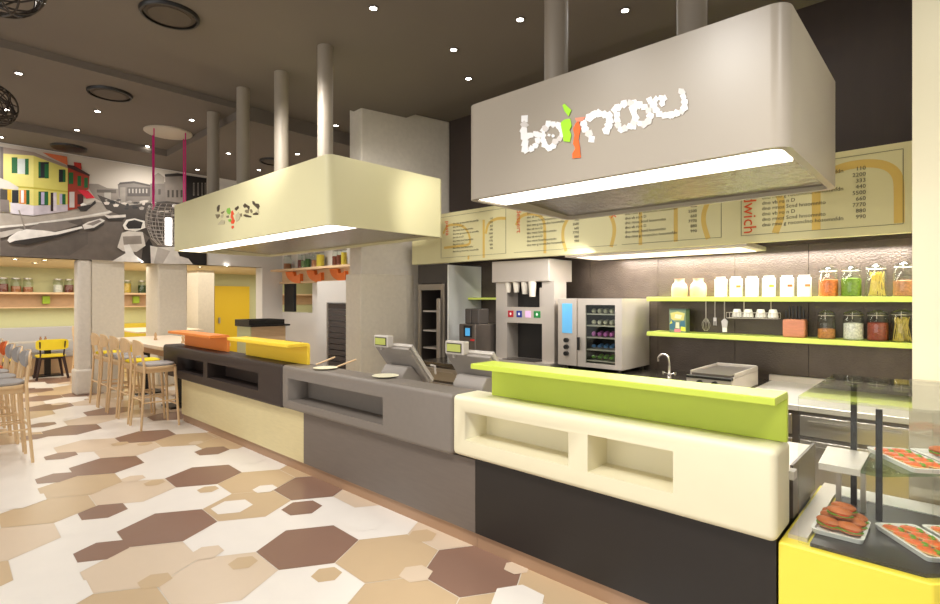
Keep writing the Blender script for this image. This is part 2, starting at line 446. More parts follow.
    mp((120, 110, 104), [(0, 465), (60, 470), (65, 550), (0, 548)], *A)
    # red houses
    mp((206, 108, 64), [(285, 150), (450, 178), (455, 238), (330, 178)], *A)
    mp((152, 52, 30), [(455, 250), (600, 305), (595, 400), (560, 410), (560, 520), (455, 540)], *A)
    mp((178, 42, 30), [(495, 215), (545, 222), (548, 275), (500, 262)], *A)
    mp((70, 40, 36), [(450, 232), (500, 240), (604, 300), (600, 312), (455, 252)], *A)
    for a, b, e, f in [(460, 285, 492, 362), (520, 308, 545, 376), (565, 320, 590, 388)]: rect(G, a, b, e, f, A)
    rect((196, 186, 180), 466, 415, 500, 520, A); rect((60, 24, 20), 520, 430, 560, 500, A)
    mp((206, 30, 52), [(518, 398), (592, 408), (638, 456), (580, 460)], *A)
    mp((228, 222, 214), [(540, 500), (560, 488), (582, 502), (578, 520), (545, 520)], *A)
    mp((50, 44, 40), [(515, 515), (610, 500), (640, 470), (645, 492), (580, 545), (540, 545)], *A)
    # boats
    mp((190, 182, 172), [(0, 395), (120, 372), (150, 378), (40, 425), (0, 432)], *M)
    mp((52, 46, 42), [(60, 465), (90, 445), (380, 405), (525, 368), (500, 390), (350, 435), (170, 477), (100, 470)], *M)
    mp((240, 234, 226), [(46, 448), (60, 425), (110, 392), (170, 376), (290, 385), (350, 395), (520, 358), (527, 370), (370, 410), (95, 450), (62, 463)], *M)
    mp((128, 118, 110), [(185, 372), (250, 338), (430, 325), (505, 350), (350, 392), (290, 386)], *M)
    mp((92, 84, 78), [(430, 330), (520, 312), (530, 345), (500, 352)], *M)
    mp((60, 54, 50), [(530, 378), (665, 335), (660, 350), (595, 388)], *M)
    mp((226, 220, 212), [(525, 350), (560, 330), (640, 308), (668, 322), (600, 366), (535, 378)], *M)
    mp((140, 130, 122), [(548, 345), (630, 316), (648, 326), (592, 354)], *M)
    mp((58, 52, 48), [(670, 302), (763, 298), (800, 305), (780, 320), (690, 322)], *M)
    mp((222, 214, 204), [(658, 284), (700, 290), (800, 283), (800, 300), (690, 308)], *M)
    mp((232, 226, 216), [(180, 358), (200, 328), (245, 320), (300, 335), (305, 372), (250, 392), (190, 382)], *N)
    mp((40, 35, 32), [(196, 360), (212, 336), (245, 328), (290, 342), (280, 376), (210, 378)], *N)
    mp((42, 36, 33), [(290, 480), (325, 430), (360, 500), (345, 568), (280, 568)], *N)
    mp((216, 208, 198), [(150, 480), (175, 400), (210, 390), (290, 396), (305, 470), (255, 505), (180, 500)], *N)
    mp((150, 140, 130), [(180, 420), (280, 415), (285, 460), (185, 465)], *N)
    mp((240, 236, 230), [(185, 470), (215, 462), (245, 520), (300, 562), (120, 556), (195, 512)], *N)
    mp((228, 222, 214), [(330, 470), (370, 478), (470, 476), (492, 528), (540, 542), (565, 572), (335, 568)], *N)
    mp((190, 182, 174), [(372, 478), (440, 500), (400, 568), (350, 568)], *N)
    mp((30, 26, 24), [(470, 480), (640, 480), (640, 578), (566, 573), (540, 540), (494, 526)], *N)
    mp((150, 140, 130), [(115, 255), (125, 255), (165, 375), (155, 378)], *M)
    allm = MB(); mats = []
    for col, lst in layers.items():
        allm.m = len(mats); mats.append(mat('mural_%d_%d_%d' % col, col, .6, noise=.16 if max(col)-min(col) < 30 else .06, scale=7))
        for pts in lst: allm.poly(pts)
    allm.build('mural_print', mats, root)
mural()

# ------------------------------------------------------------------ service counter
def counter_unit(name, label, bx, px, block_m, panel_m, niches, zb=.585, zt=.975):
    root = thing(name, label, 'counter', (px[0], 2.5, 0), group='sections of the long service counter')
    blk = MB().box(bx[0], bx[1], 2.45, 2.70, zb, zt).build('shelf_block', block_m, root, bevel=.032, seg=5, world=True)
    cut(blk, [(a, b, 2.3, 2.66, c, d) for a, b, c, d in niches])
    body = MB().box(px[0], px[1], 2.5, 3.2, .1, zb-.002)
    body.box(px[0], px[1], 2.73, 3.2, zb-.002, .8)
    body.build('front_panel', panel_m, root, world=True)
    MB().box(px[0], px[1], 2.735, 3.25, .8, .83).build('worktop', STEELS, root, world=True)
    MB().box(px[0]+.0, px[1], 2.52, 3.15, 0, .1).build('plinth', PLINTH, root, world=True)
    return root
def ledge(root, x0, x1, m, name='serving_ledge', dz=0):
    mb = MB()
    # bent board: upright then overhanging shelf with a rounded bend
    prof = [(2.632, 1.0), (2.632, 1.175), (2.625, 1.19), (2.61, 1.197), (2.40, 1.197), (2.40, 1.165), (2.597, 1.165), (2.602, 1.16), (2.602, 1.0)]
    mb.flat([(x0, y, z-dz if z > 1.1 else .976) for y, z in prof], (1, 0, 0), x1-x0)
    return mb.build(name, m, root, bevel=.004, world=True)
u1 = counter_unit('counter_section', 'dark brown counter section with two long niches over a pale wood front, far left end', (-7.98, -4.686), (-7.42, -4.37), DARKL, WOODP,
                  [(-7.43, -6.57, .665, .845), (-6.45, -5.16, .672, .85)], .56)
ledge(u1, -7.62, -6.26, ORANGE, dz=.022); ledge(u1, -5.78, -4.48, YELLOW, dz=.016)
u2 = counter_unit('counter_section', 'mid grey counter section with one wide niche, between dark and cream sections', (-4.684, -2.422), (-4.368, -2.262), GREYL, GREYP,
                  [(-4.56, -3.147, .655, .86)], .568)
u3 = counter_unit('counter_section', 'cream counter section with two niches over a black front and lime ledge', (-2.42, -.543), (-2.26, -.556), CREAMW, BLACKP,
                  [(-2.305, -1.539, .697, .878), (-1.422, -.972, .69, .886)])
ledge(u3, -2.21, -.538, LIME)
# steel end of the worktop beside the pastry case with a white socket box
MB().box(-.554, -.542, 2.74, 3.25, .605, .845).build('end_panel', STEELD, u3, world=True)
MB().box(-.55, -.522, 2.66, 2.72, .80, .84).build('latch', LGREY, u3, world=True, bevel=.004)

# plates with wooden sticks on the grey section
pl = tag(MB().lathe([(.0, 0), (.055, 0), (.075, .006), (.105, .012), (.107, .014), (.105, .015), (.07, .011), (0, .008)], 32).build('plate', mat('cream_plate', (246, 240, 208), .3), smooth=True),
         'pale round plate at the middle of the grey counter, in front of the nearest tills', 'plate', 'round plates on the grey counter')
pl.location = at(385.5, 377, z=.976)
p2 = pl.copy(); COL.objects.link(p2); p2.location = at(325.5, 369, z=.976); p2['label'] = 'pale round plate at the left end of the grey counter beside the yellow ledge'
for (a, b, e, f, lab) in [(316, 363.5, 335, 357, 'wooden stick beside the left plate, nearer the yellow ledge'), (335.5, 366, 356, 359.5, 'wooden stick leaning right of the left plate on the grey counter')]:
    p = at(a, b, z=.99)
    q = at(e, f, Y=p.y+.12)
    tag(MB().tube([p+Vector((0, 0, -.012)), q], .008, 8).build('wooden_stick', BEECH), lab, 'utensil', 'wooden sticks by the left plate')

# ------------------------------------------------------------------ hoods
def rounded(x0, x1, y0, y1, r, n=6):
    out = []
    for cx, cy, a0 in ((x1-r, y0+r, -PI/2), (x1-r, y1-r, 0), (x0+r, y1-r, PI/2), (x0+r, y0+r, PI)):
        for k in range(n+1):
            a = a0+PI/2*k/n; out.append((cx+r*math.cos(a), cy+r*math.sin(a)))
    return out
def hood(label, x0, x1, y0, y1, m, pipes, z0=2.225, z1=2.82, cap='extraction_hood'):
    root = thing(cap, label, 'extractor hood', ((x0+x1)/2, y0, z0))
    P0 = rounded(x0, x1, y0, y1, .07); P1 = rounded(x0+.035, x1-.035, y0+.035, y1-.035, .05); n = len(P0)
    mb = MB()
    vs = [(p[0], p[1], z0) for p in P0]+[(p[0], p[1], z1) for p in P0]+[(p[0], p[1], z0) for p in P1]+[(p[0], p[1], z0+.2) for p in P1]
    fs = [tuple(range(n, 2*n)), tuple(range(4*n-1, 3*n-1, -1))]
    for i in range(n):
        j = (i+1) % n
        fs += [(i, j, n+j, n+i), (j, i, 2*n+i, 2*n+j), (2*n+j, 2*n+i, 3*n+i, 3*n+j)]
    mb.add(vs, fs); mb.build('canopy', m, root, smooth=True, world=True)
    mb = MB()                                    # sloped filter plate
    mb.flat([(x0+.036, y0+.34, z0+.07), (x1-.036, y0+.34, z0+.07), (x1-.036, y1-.036, z0+.025), (x0+.036, y1-.036, z0+.025)], (0, 0, 1), .02)
    mb.box(x0+.036, x1-.036, y0+.33, y0+.345, z0+.012, z0+.19)
    mb.build('filter_plate', STEELR, root, world=True)
    MB().box(x0+.06, x1-.05, y0+.05, y0+.325, z0+.004, z0+.03).build('light_panel', LEDP, root, world=True)
    for x in pipes:
        MB().cyl((x, y0+.4, z1), .075, 4.16-z1 if -6.9 < x < -5.9 else 4.08-z1, 24).build('duct', PIPE, root, smooth=True, world=True)
    return root
h1 = hood('long pale yellow hood with four ducts and a dark mosaic sign, on the left', -7.59, -3.87, 2.45, 3.80, HOODY, [-4.57, -5.45, -6.4, -7.3])
h2 = hood('greige hood with white mosaic sign and two ducts, on the right', -2.29, -.50, 2.45, 3.64, HOODG, [-1.88, -1.03])
def mosaic(root, polys, ox, oy, s, y, names):
    byc = {}
    for c, pts in polys: byc.setdefault(c, []).append(pts)
    for c, lst in byc.items():
        for k, pts in enumerate(lst):
            q = [at(ox+a/s, oy+b/s, Y=y) for a, b in pts]
            q = [Vector((p.x, y-.0004*k, p.z)) for p in q]
            MB().flat(q, (0, -1, 0), .003).build(names[c][0], names[c][1], root, world=True)
w, lg, gr, orr, sal = 'w', 'l', 'g', 'o', 's'
SW = mat('sign_white', (252, 252, 252), .35); SG = mat('sign_pale_grey', (222, 217, 213), .4)
def mosaic_letter(root, paths, seed, ox, oy, s, y, fills=()):
    rr = random.Random(seed); mb = MB(); k = 0
    for path, w_ in paths:
        pts = [Vector((a, b)) for a, b in path]
        L = [0]
        for a, b in zip(pts[:-1], pts[1:]): L.append(L[-1]+(b-a).length)
        n = max(2, int(L[-1]/23)+1)
        for q in range(n):
            d = L[-1]*q/(n-1); m_ = max(i_ for i_ in range(len(L)-1) if L[i_] <= d+1e-6)
            p = pts[m_].lerp(pts[m_+1], (d-L[m_])/max(L[m_+1]-L[m_], 1e-6))
            a0 = rr.uniform(0, 6.28); nn = rr.choice([4, 5, 5]); R = w_*.6
            poly = [(p.x+R*rr.uniform(.85, 1.22)*math.cos(a0+2*PI*t_/nn), p.y+R*rr.uniform(.85, 1.22)*math.sin(a0+2*PI*t_/nn)) for t_ in range(nn)]
            mb.m = 1 if rr.random() < .16 else 0
            yy = y-.00025*k; k += 1
            q3 = [at(ox+a/s, oy+b/s, Y=y) for a, b in poly]
            mb.flat([Vector((v_.x, yy, v_.z)) for v_ in q3], (0, -1, 0), .003)
    mb.build('sign_letter', [SW, SG], root, world=True)
HS = (500, 70, 4.476, 2.4495)
mosaic_letter(h2, [([(112, 218), (106, 262), (112, 300), (114, 355)], 34), ([(114, 302), (150, 288), (182, 285), (170, 322), (155, 350), (118, 360)], 26)], 1, *HS)
mosaic_letter(h2, [([(196, 268), (192, 300), (196, 330), (222, 352), (240, 340)], 26), ([(205, 262), (220, 238), (262, 248), (278, 270), (282, 300), (250, 322)], 26), ([(222, 292), (240, 296)], 14)], 2, *HS)
mosaic_letter(h2, [([(376, 240), (380, 262), (400, 285), (412, 310)], 30), ([(402, 212), (432, 196), (468, 198), (490, 206), (494, 238), (478, 272)], 32)], 3, *HS)
mosaic_letter(h2, [([(512, 178), (526, 200), (524, 240), (544, 268)], 28), ([(530, 168), (560, 150), (585, 148), (598, 175)], 32), ([(560, 262), (590, 248), (612, 222), (600, 190)], 28)], 4, *HS)
mosaic_letter(h2, [([(600, 150), (640, 158), (664, 180), (676, 200), (668, 228), (645, 245)], 30), ([(600, 255), (625, 240), (612, 215)], 24)], 5, *HS)
mosaic_letter(h2, [([(672, 135), (692, 160), (702, 192), (735, 205), (762, 202)], 30), ([(700, 132), (740, 122), (728, 150)], 24), ([(770, 200), (805, 192), (828, 178), (826, 130), (815, 98)], 28)], 6, *HS)
polys = [(gr, [(280, 158), (290, 152), (320, 180), (308, 208), (290, 185)]), (gr, [(273, 235), (290, 222), (315, 218), (322, 250), (312, 270), (320, 290), (314, 322), (286, 320), (282, 290), (276, 262)]),
 (orr, [(340, 238), (352, 228), (362, 262), (352, 310), (358, 345), (362, 392), (325, 396), (325, 375), (338, 352), (328, 330), (334, 290), (328, 262)]),
 (sal, [(336, 215), (385, 210), (370, 228), (345, 235)])]
mosaic(h2, polys, 500, 70, 4.476, 2.4465, {gr: ('green_letter', mat('sign_green', (170, 240, 40), .4)), orr: ('orange_letter', mat('sign_orange', (250, 110, 40), .4)), sal: ('salmon_facet', mat('sign_salmon', (236, 150, 120), .4))})
dk, md, lt = 'd', 'm', 't'
polys = [(dk, [(245, 205), (268, 200), (262, 260), (250, 292), (232, 290), (228, 235)]), (md, [(208, 328), (265, 325), (268, 350), (240, 385), (222, 370)]), (md, [(285, 300), (330, 280), (325, 300), (300, 322), (285, 315)]),
         (lt, [(255, 440), (290, 400), (335, 410), (330, 460), (240, 468)]), (lt, [(280, 340), (315, 325), (310, 370), (285, 372)]), (md, [(355, 350), (385, 342), (390, 370), (362, 375)]),
         (gr, [(365, 250), (400, 238), (415, 290), (400, 330), (372, 318), (358, 285)]), (gr, [(380, 395), (420, 390), (418, 425), (390, 428)]),
         (orr, [(420, 290), (440, 275), (458, 325), (440, 345), (455, 385), (470, 415), (455, 450), (425, 455), (418, 425), (432, 395), (415, 370), (420, 335)]), (orr, [(425, 485), (448, 478), (460, 498), (442, 522), (425, 510)]),
         (dk, [(470, 245), (515, 212), (522, 240), (490, 278), (472, 265)]), (lt, [(480, 340), (520, 300), (545, 340), (530, 400), (490, 430), (480, 380)]),
         (dk, [(580, 215), (605, 178), (640, 205), (668, 218), (668, 250), (655, 265), (630, 232), (600, 240)]), (dk, [(582, 335), (610, 325), (695, 352), (690, 368), (625, 365), (600, 355)]),
         (md, [(610, 270), (660, 258), (655, 310), (625, 312), (605, 290)]), (md, [(540, 320), (565, 315), (562, 358), (542, 352)]), (md, [(668, 262), (700, 260), (712, 300), (690, 310)]),
         (dk, [(705, 150), (728, 150), (745, 180), (790, 185), (805, 220), (785, 262), (765, 240), (740, 215), (712, 190)]), (dk, [(712, 322), (760, 298), (790, 318), (780, 335), (720, 335)]), (lt, [(740, 290), (785, 262), (798, 310), (765, 300)])]
mosaic(h1, polys, 200, 190, 13.43, 2.4495, {dk: ('dark_facet', mat('sign_dark', (74, 62, 46), .5)), md: ('brown_facet', mat('sign_mid', (128, 116, 88), .5)), lt: ('pale_facet', mat('sign_light', (190, 182, 150), .5)),
       gr: ('green_letter', mat('sign_green2', (130, 190, 70), .5)), orr: ('orange_letter', mat('sign_orange2', (230, 80, 40), .5))})

# ------------------------------------------------------------------ menu board
def menu():
    y = 4.70
    root = thing('menu_board', 'long cream menu board with mustard curves and printed price lists above the kitchen', 'menu board', (-2.8, y, 2.055))
    MB().box(-5.40, -.17, y, 4.78, 2.055, 2.68).build('board', MENU, root, world=True)
    def path(pts, ox, oy, w_, s=7.55):
        q = [at(ox+a/s, oy+b/s, Y=y-.001) for a, b in pts]
        for r_ in range(2):
            n = [q[0]]
            for i in range(1, len(q)-1): n += [q[i]*.75+q[i-1]*.25, q[i]*.75+q[i+1]*.25]
            q = n+[q[-1]]
        mb = MB(); ribbon(mb, q, w_, (0, -1, 0), 0); mb.build('mustard_curve', MUST, root, world=True)
    path([(440, 190), (500, 168), (590, 155), (670, 160), (720, 185), (745, 225), (748, 290), (748, 437)], 740, 130, .058, 4.7)
    path([(358, 200), (358, 470)], 740, 130, .056, 4.7)
    path([(150, 250), (190, 310), (197, 370), (190, 420), (165, 485)], 740, 130, .05, 4.7)
    path([(270, 150), (270, 465)], 640, 180, .036)
    path([(530, 120), (500, 195), (478, 260), (480, 340), (515, 445)], 640, 180, .04)
    path([(758, 80), (758, 415)], 540, 190, .034)
    path([(500, 130), (540, 205), (562, 270), (560, 340), (537, 430)], 540, 190, .038)
    path([(240, 160), (205, 225), (172, 290), (172, 380), (197, 462)], 540, 190, .036)
    path([(575, 265), (600, 205), (650, 180), (720, 180), (770, 205), (792, 260), (792, 478)], 440, 190, .036)
    path([(330, 225), (330, 512)], 440, 190, .034)
    path([(345, 330), (362, 250), (430, 212), (498, 214)], 440, 190, .034)
    path([(25, 330), (50, 270), (110, 258), (170, 270), (210, 310), (228, 370), (225, 415), (130, 425), (30, 437)], 440, 190, .03)
    path([(215, 495), (215, 525)], 440, 190, .03)
    X = lambda u: at(u, 200, Y=y).x
    fr = MB()
    for ua, ub in ((441, 506), (514, 617), (622, 721.5), (741, 903.5)):
        x0, x1 = X(ua), X(ub); z0, z1, t = 2.115, 2.635, .0035
        if ua != 622 and ua != 514: fr.box(x0, x0+t, y-.002, y, z0, z1)
        if ua != 514: fr.box(x1-t, x1, y-.002, y, z0, z1)
        fr.box(x0, x1, y-.002, y, z0, z0+t*.8); fr.box(x0, x1, y-.002, y, z1-t*.8, z1)
    fr.build('panel_lines', INK, root, world=True)
    L = ['dno rmo g roconclno hosomnfdn', 'dno vb ro n D', 'dno rmoz Scnd hnsomnito', 'dno vb ro n D', 'dno rmoz Scnd hnsomnito', 'dno rmo g roconclno hosomnfdn', 'dno vb ro n D', 'dno rmoz Scnd hnsomnito', 'dno rmo g roconclno hosomnfdn']
    order = [5, 1, 2, 0, 1, 2, 3, 4, 5]
    PR = ['110', '2200', '333', '440', '5500', '660', '7770', '880', '990']
    lines = []
    for k in range(9):
        z = 2.525-.0435*k
        for ut, up, f in ((762, 866, 1.0), (625, 697, .92), (527, 579, .9), (453, 493, .8)):
            lines.append((L[order[k]], X(ut), z, .040*f, False, 'LEFT')); lines.append((PR[k], X(up), z, .040*f, False, 'RIGHT'))
    text_mb(lines, 'price_list', INK, root, y-.0025)
    text_mb([('sandwich', X(744), 2.625, .135, True, 'LEFT'), ('drink', X(611), 2.63, .12, True, 'LEFT'), ('dessert', X(517), 2.60, .09, True, 'LEFT'), ('pasta', X(446), 2.58, .09, True, 'LEFT')],
            'menu_headings', RED, root, y-.003)
menu()
# under-board extractor light
t = thing('strip_light', 'long steel strip light fixed under the menu board above the splashback', 'light fitting', (-2.4, 5.1, 2.0))
MB().box(-3.05, -1.28, 4.785, 5.395, 2.035, 2.075).build('housing', STEELS, t, world=True, bevel=.006)
MB().box(-2.95, -1.35, 4.86, 5.34, 2.03, 2.035).build('diffuser', emis('strip_glow', (255, 246, 230), 1.1), t, world=True)

# ------------------------------------------------------------------ back counter and kitchen equipment
t = thing('back_counter', 'stainless steel kitchen counter along the splashback', 'counter', (-2.2, 4.25, 0))
MB().box(-4.75, -1.23, 4.23, 5.395, .82, .86).build('worktop', WTOP, t, world=True, bevel=.004)  # same steel counter; the dark wall's reflection is put into this colour
MB().box(-1.228, -.18, 4.23, 5.395, .82, .86).build('worktop', mat('lit_steel_top', (222, 216, 208), .3, .4), t, world=True, bevel=.004)  # paler copy of the steel: bright light on this end is coloured in
MB().box(-4.75, -.18, 4.27, 5.38, 0, .82).build('cabinet_body', STEELD, t, world=True)
MB().box(-1.25, -.18, 5.36, 5.399, .86, .91).build('upstand', STEELS, t, world=True)
for x0 in (-4.7, -4.05, -3.4, -2.75, -2.1, -1.45, -.8):
    d = MB().box(x0, x0+.6, 4.25, 4.27, .2, .62).build('door', STEEL, t, world=True, bevel=.003)
    MB().box(x0+.05, x0+.55, 4.225, 4.24, .57, .59).build('handle', STEEL, d, world=False).location = (0, 0, 0)
    d2 = MB().box(x0, x0+.6, 4.25, 4.27, .65, .79).build('drawer', STEEL, t, world=True, bevel=.003)
    MB().box(x0+.05, x0+.55, 4.225, 4.24, .74, .76).build('handle', STEEL, d2, world=False)
for o in list(t.children):
    for c in o.children:
        c.location = -t.location
# tall fridge cabinet
t = thing('glass_door_fridge', 'tall grey fridge cabinet with open shelves and long handle beside the big pillar', 'fridge', (-5.05, 5.0, 0))
m = MB()
m.box(-5.37, -5.30, 4.78, 5.4, 0, 2.05); m.box(-4.90, -4.79, 4.78, 5.4, 0, 2.05); m.box(-5.30, -4.90, 5.35, 5.4, 0, 2.05)
m.box(-5.30, -4.90, 4.78, 5.35, 0, .15); m.box(-5.30, -4.90, 4.78, 5.35, 1.8, 2.05)
m.build('carcass', DGREY, t, world=True)
m = MB(); X0, X1 = -5.34, -4.84
m.box(X0, X0+.05, 4.75, 4.78, .12, 1.79); m.box(X1-.06, X1, 4.75, 4.78, .12, 1.79); m.box(X0+.05, X1-.06, 4.75, 4.78, 1.71, 1.79); m.box(X0+.05, X1-.06, 4.75, 4.78, .12, .2)
m.build('door_frame', mat('taupe_frame', (150, 140, 126), .45, .3), t, world=True, bevel=.004)
for z in (.4, .7, .93, 1.16, 1.42):
    MB().box(-5.29, -4.91, 4.8, 5.34, z, z+.02).build('shelf', LGREY, t, world=True)
MB().box(-4.93, -4.87, 4.70, 4.735, .8, 1.6).build('door_handle', mat('taupe_handle', (164, 154, 142), .4, .4), t, world=True, bevel=.008)
tag(MB().box(-4.785, -4.765, 4.76, 5.39, 0, 2.03).build('side_panel', mat('white_laminate', (244, 245, 240), .5)), 'tall white side panel between the fridge and the coffee machine', 'panel')
tag(MB().box(-4.76, -4.1, 5.12, 5.395, 1.585, 1.612).build('wall_shelf', LIMES), 'short lime shelf beside the white panel above the coffee machine', 'shelf')
# coffee machine
t = thing('coffee_machine', 'grey coffee machine with small blue screen and two bean hoppers', 'coffee machine', (-4.17, 4.6, .862))
MB().box(-4.33, -4.068, 4.5, 4.95, .862, 1.30).build('body', STEELD, t, world=True, bevel=.01)
m = MB().box(-4.25, -4.12, 4.495, 4.5, 1.15, 1.285); m.build('screen_bezel', BLACK, t, world=True)
MB().box(-4.22, -4.15, 4.49, 4.495, 1.165, 1.255).build('screen', mat('blue_screen', (70, 150, 200), .3, emit=((70, 150, 200), .6)), t, world=True)
for x, wd in ((-4.29, .1), (-4.18, .11)): MB().box(x, x+wd, 4.56, 4.74, 1.30, 1.48).build('bean_hopper', DGREY, t, world=True, bevel=.01)
MB().box(-4.14, -4.08, 4.49, 4.5, 1.11, 1.13).build('red_stripe', mat('red_stripe', (200, 40, 40), .5), t, world=True)
m = MB().box(-4.28, -4.08, 4.40, 4.5, .9, .93); m.build('spout', STEEL, t, world=True)
# cup dispenser / soft drink machine
t = thing('drinks_dispenser', 'brushed steel soft drink dispenser with hanging cups and coloured drink labels', 'drinks machine', (-3.6, 4.8, .862))
MB().box(-4.06, -3.25, 4.785, 5.25, 1.79, 2.035).build('head', [STEELS], t, world=True, bevel=.004)
m = MB(); y0, y1 = 4.82, 5.06; xl, xr = at(496, 300, Y=y0).x, at(554.3, 300, Y=y0).x
a, b, c = at(507, 300, Y=y0).x, at(538, 300, Y=y0).x, at(542, 300, Y=y0).x
m.box(xl, a, y0, y1, .9, 1.79); m.box(c, xr, y0, y1, .9, 1.79); m.box(a, c, y0, y1, 1.32, 1.5); m.box(b, c, y0+.03, y1, 1.5, 1.72)
m.box(a, c, y1-.02, y1, .9, 1.79); m.box(xl-.02, xr+.02, y0-.12, y1, .862, .9)
m.build('cabinet', STEELS, t, world=True)
m = MB().box(a, b, y1-.03, y1-.021, 1.5, 1.79); m.box(a, c, y1-.03, y1-.021, .9, 1.32); m.build('dark_recess', BLACK, t, world=True)
MB().box(a+.02, c-.02, y0-.11, y0+.1, .9, .91).build('drip_tray', STEELD, t, world=True)
for k, (col, u0, u1) in enumerate([((176, 24, 40), 508.3, 513.5), ((38, 50, 140), 516.8, 522), ((236, 190, 232), 525.5, 530.8), ((24, 130, 60), 534, 540.5)]):
    x0, x1 = at(u0, 318, Y=y0).x, at(u1, 318, Y=y0).x
    lb = MB().box(x0, x1, y0-.006, y0, 1.385, 1.46).build('drink_label', mat('label_%d' % k, col, .4), t, world=True)
    if k != 2:
        cx = (x0+x1)/2; mm = MB().prism([(0, 0)], 0, 0) if False else MB()
        mm.add([(cx+.014*math.cos(q*PI/4), y0-.0075, 1.423+.017*math.sin(q*PI/4)) for q in range(8)], [tuple(range(8))])
        o = mm.build('label_mark', WHITE, lb); o.location = -t.location
for k, (u, h) in enumerate([(508.5, .12), (516.5, .12), (525, .14), (534.5, .17)]):
    x = at(u, 290, Y=y0+.02).x
    MB().lathe([(.0, -h), (.028+k*.002, -h), (.042+k*.002, 0), (0, 0)], 16, (x, y0-.02 if k == 3 else y0+.02, 1.79)).build('paper_cup', mat('paper_cup', (214, 206, 192), .6), t, smooth=True, world=True)
# combi oven
t = thing('combi_oven', 'steel combi oven with blue display and windowed door showing racks of food', 'oven', (-2.75, 4.76, .862))
fy = 4.76; X = lambda u: at(u, 300, Y=fy).x
xl, xs_, xd, wl, wr, xr = X(558), X(576.5), X(578), X(585.5), X(615), X(622)
zt, zb = at(600, 305, Y=fy).z, at(600, 364, Y=fy).z
m = MB(); m.box(xl, wl-.01, fy+.02, 5.38, .9, 1.6); m.box(wr+.01, xr, fy+.02, 5.38, .9, 1.6); m.box(wl-.01, wr+.01, fy+.02, 5.38, zt, 1.6); m.box(wl-.01, wr+.01, fy+.02, 5.38, .9, zb)
m.box(wl-.01, wr+.01, 5.1, 5.38, zb, zt)
m.build('housing', STEELS, t, world=True)
pnl = MB().box(xl, xs_, fy, fy+.02, .9, 1.6).build('control_panel', STEELS, t, world=True, bevel=.002)
MB().box(X(562.3), X(572.2), fy-.004, fy, at(567, 333, Y=fy).z, at(567, 303.5, Y=fy).z).build('display', mat('display_blue', (96, 168, 214), .3, emit=((96, 168, 214), .35)), t, world=True)
for v in (340, 346.7, 353.3):
    p = at(567, v, Y=fy); MB().tube([(p.x, fy, p.z), (p.x, fy-.035, p.z)], .024, 14).build('knob', BLACK, t, smooth=True, world=True)
m = MB(); m.box(xd, wl, fy, fy+.02, .9, 1.6); m.box(wr, xr, fy, fy+.02, .9, 1.6); m.box(wl, wr, fy, fy+.02, zt, 1.6); m.box(wl, wr, fy, fy+.02, .9, zb)
m.build('door', STEELS, t, world=True)
MB().box(wl, wr, fy+.008, fy+.012, zb, zt).build('window', GLASSJ, t, world=True)
m = MB(); m.box(wl-.01, wr+.01, 5.09, 5.1, zb, zt); m.box(wl-.01, wl-.005, fy+.02, 5.1, zb, zt); m.box(wr+.005, wr+.01, fy+.02, 5.1, zb, zt)
m.build('chamber_lining', BLACK, t, world=True)
MB().box(X(579), X(581), fy-.045, fy-.02, at(580, 350, Y=fy).z, at(580, 337, Y=fy).z).build('door_handle', BLACK, t, world=True, bevel=.005)
foods = [(230, 222, 200), (222, 214, 196), (226, 130, 214), (96, 140, 196), (110, 170, 60)]
for k, v in enumerate((314.2, 326, 338, 350.5, 361.5)):
    z = at(600, v, Y=fy).z
    rk = MB().box(wl-.004, wr+.004, fy+.03, 5.08, z-.008, z+.004).build('rack', STEELS, t, world=True)
    fo = MB()
    for q in range(5):
        for r_ in range(2):
            x = wl+.03+(wr-wl-.06)*q/4; fo.ell((x, fy+.12+.16*r_, z+.03), .024, .03, .026 if k < 3 else .018, 10, 6)
    o = fo.build('food_rack_load', mat('rack_food_%d' % k, foods[k], .5), rk, smooth=True); o.location = -t.location; o['kind'] = 'stuff'
m = MB()
for x in (xl+.05, xr-.07):
    for y in (fy+.05, 5.3): m.box(x, x+.03, y, y+.03, .862, .9)
m.build('feet', DGREY, t, world=True)
# tap
t = thing('kitchen_tap', 'chrome swan-neck tap with cross handles between oven and griddle', 'tap', (-1.945, 4.82, .862))
CHR = mat('chrome', (230, 226, 222), .1, 1.0)
MB().lathe([(.024, 0), (.02, .03), (.013, .05), (.012, .12)], 16).build('base', CHR, t, smooth=True)
pts = [(0, 0, .1), (0, 0, .14), (-.005, 0, .17)]+[(-.055+.05*math.cos(a), 0, .17+.05*math.sin(a)) for a in [PI*k/8 for k in range(1, 9)]]+[(-.105, 0, .15)]
MB().tube(pts, .0095, 10).build('spout', CHR, t, smooth=True)
for s in (-1, 1): MB().tube([(s*.015, 0, .04), (s*.055, 0, .05)], .008, 8).tube([(s*.055, 0, .035), (s*.055, 0, .065)], .011, 8).build('tap_handle', CHR, t, smooth=True)
# griddle
t = thing('griddle', 'steel countertop griddle with two black knobs on the back counter', 'griddle', (-1.38, 4.3, .862))
m = MB().box(-1.59, -1.25, 4.28, 5.0, .862, .985); m.box(-1.59, -1.58, 4.36, 5.0, .985, 1.02); m.box(-1.26, -1.25, 4.36, 5.0, .985, 1.02); m.box(-1.58, -1.26, 4.98, 5.0, .985, 1.025)
m.build('body', STEELS, t, world=True, bevel=.004)
MB().box(-1.57, -1.27, 4.34, 4.96, .986, 1.005).build('cooking_plate', STEELD, t, world=True)
MB().box(-1.59, -1.25, 4.262, 4.32, .972, .99).build('grease_lip', BLACK, t, world=True)
for u in (700, 715):
    p = at(u, 380, Y=4.28); MB().tube([(p.x, 4.28, .94), (p.x, 4.25, .94)], .02, 14).build('knob', BLACK, t, smooth=True, world=True)

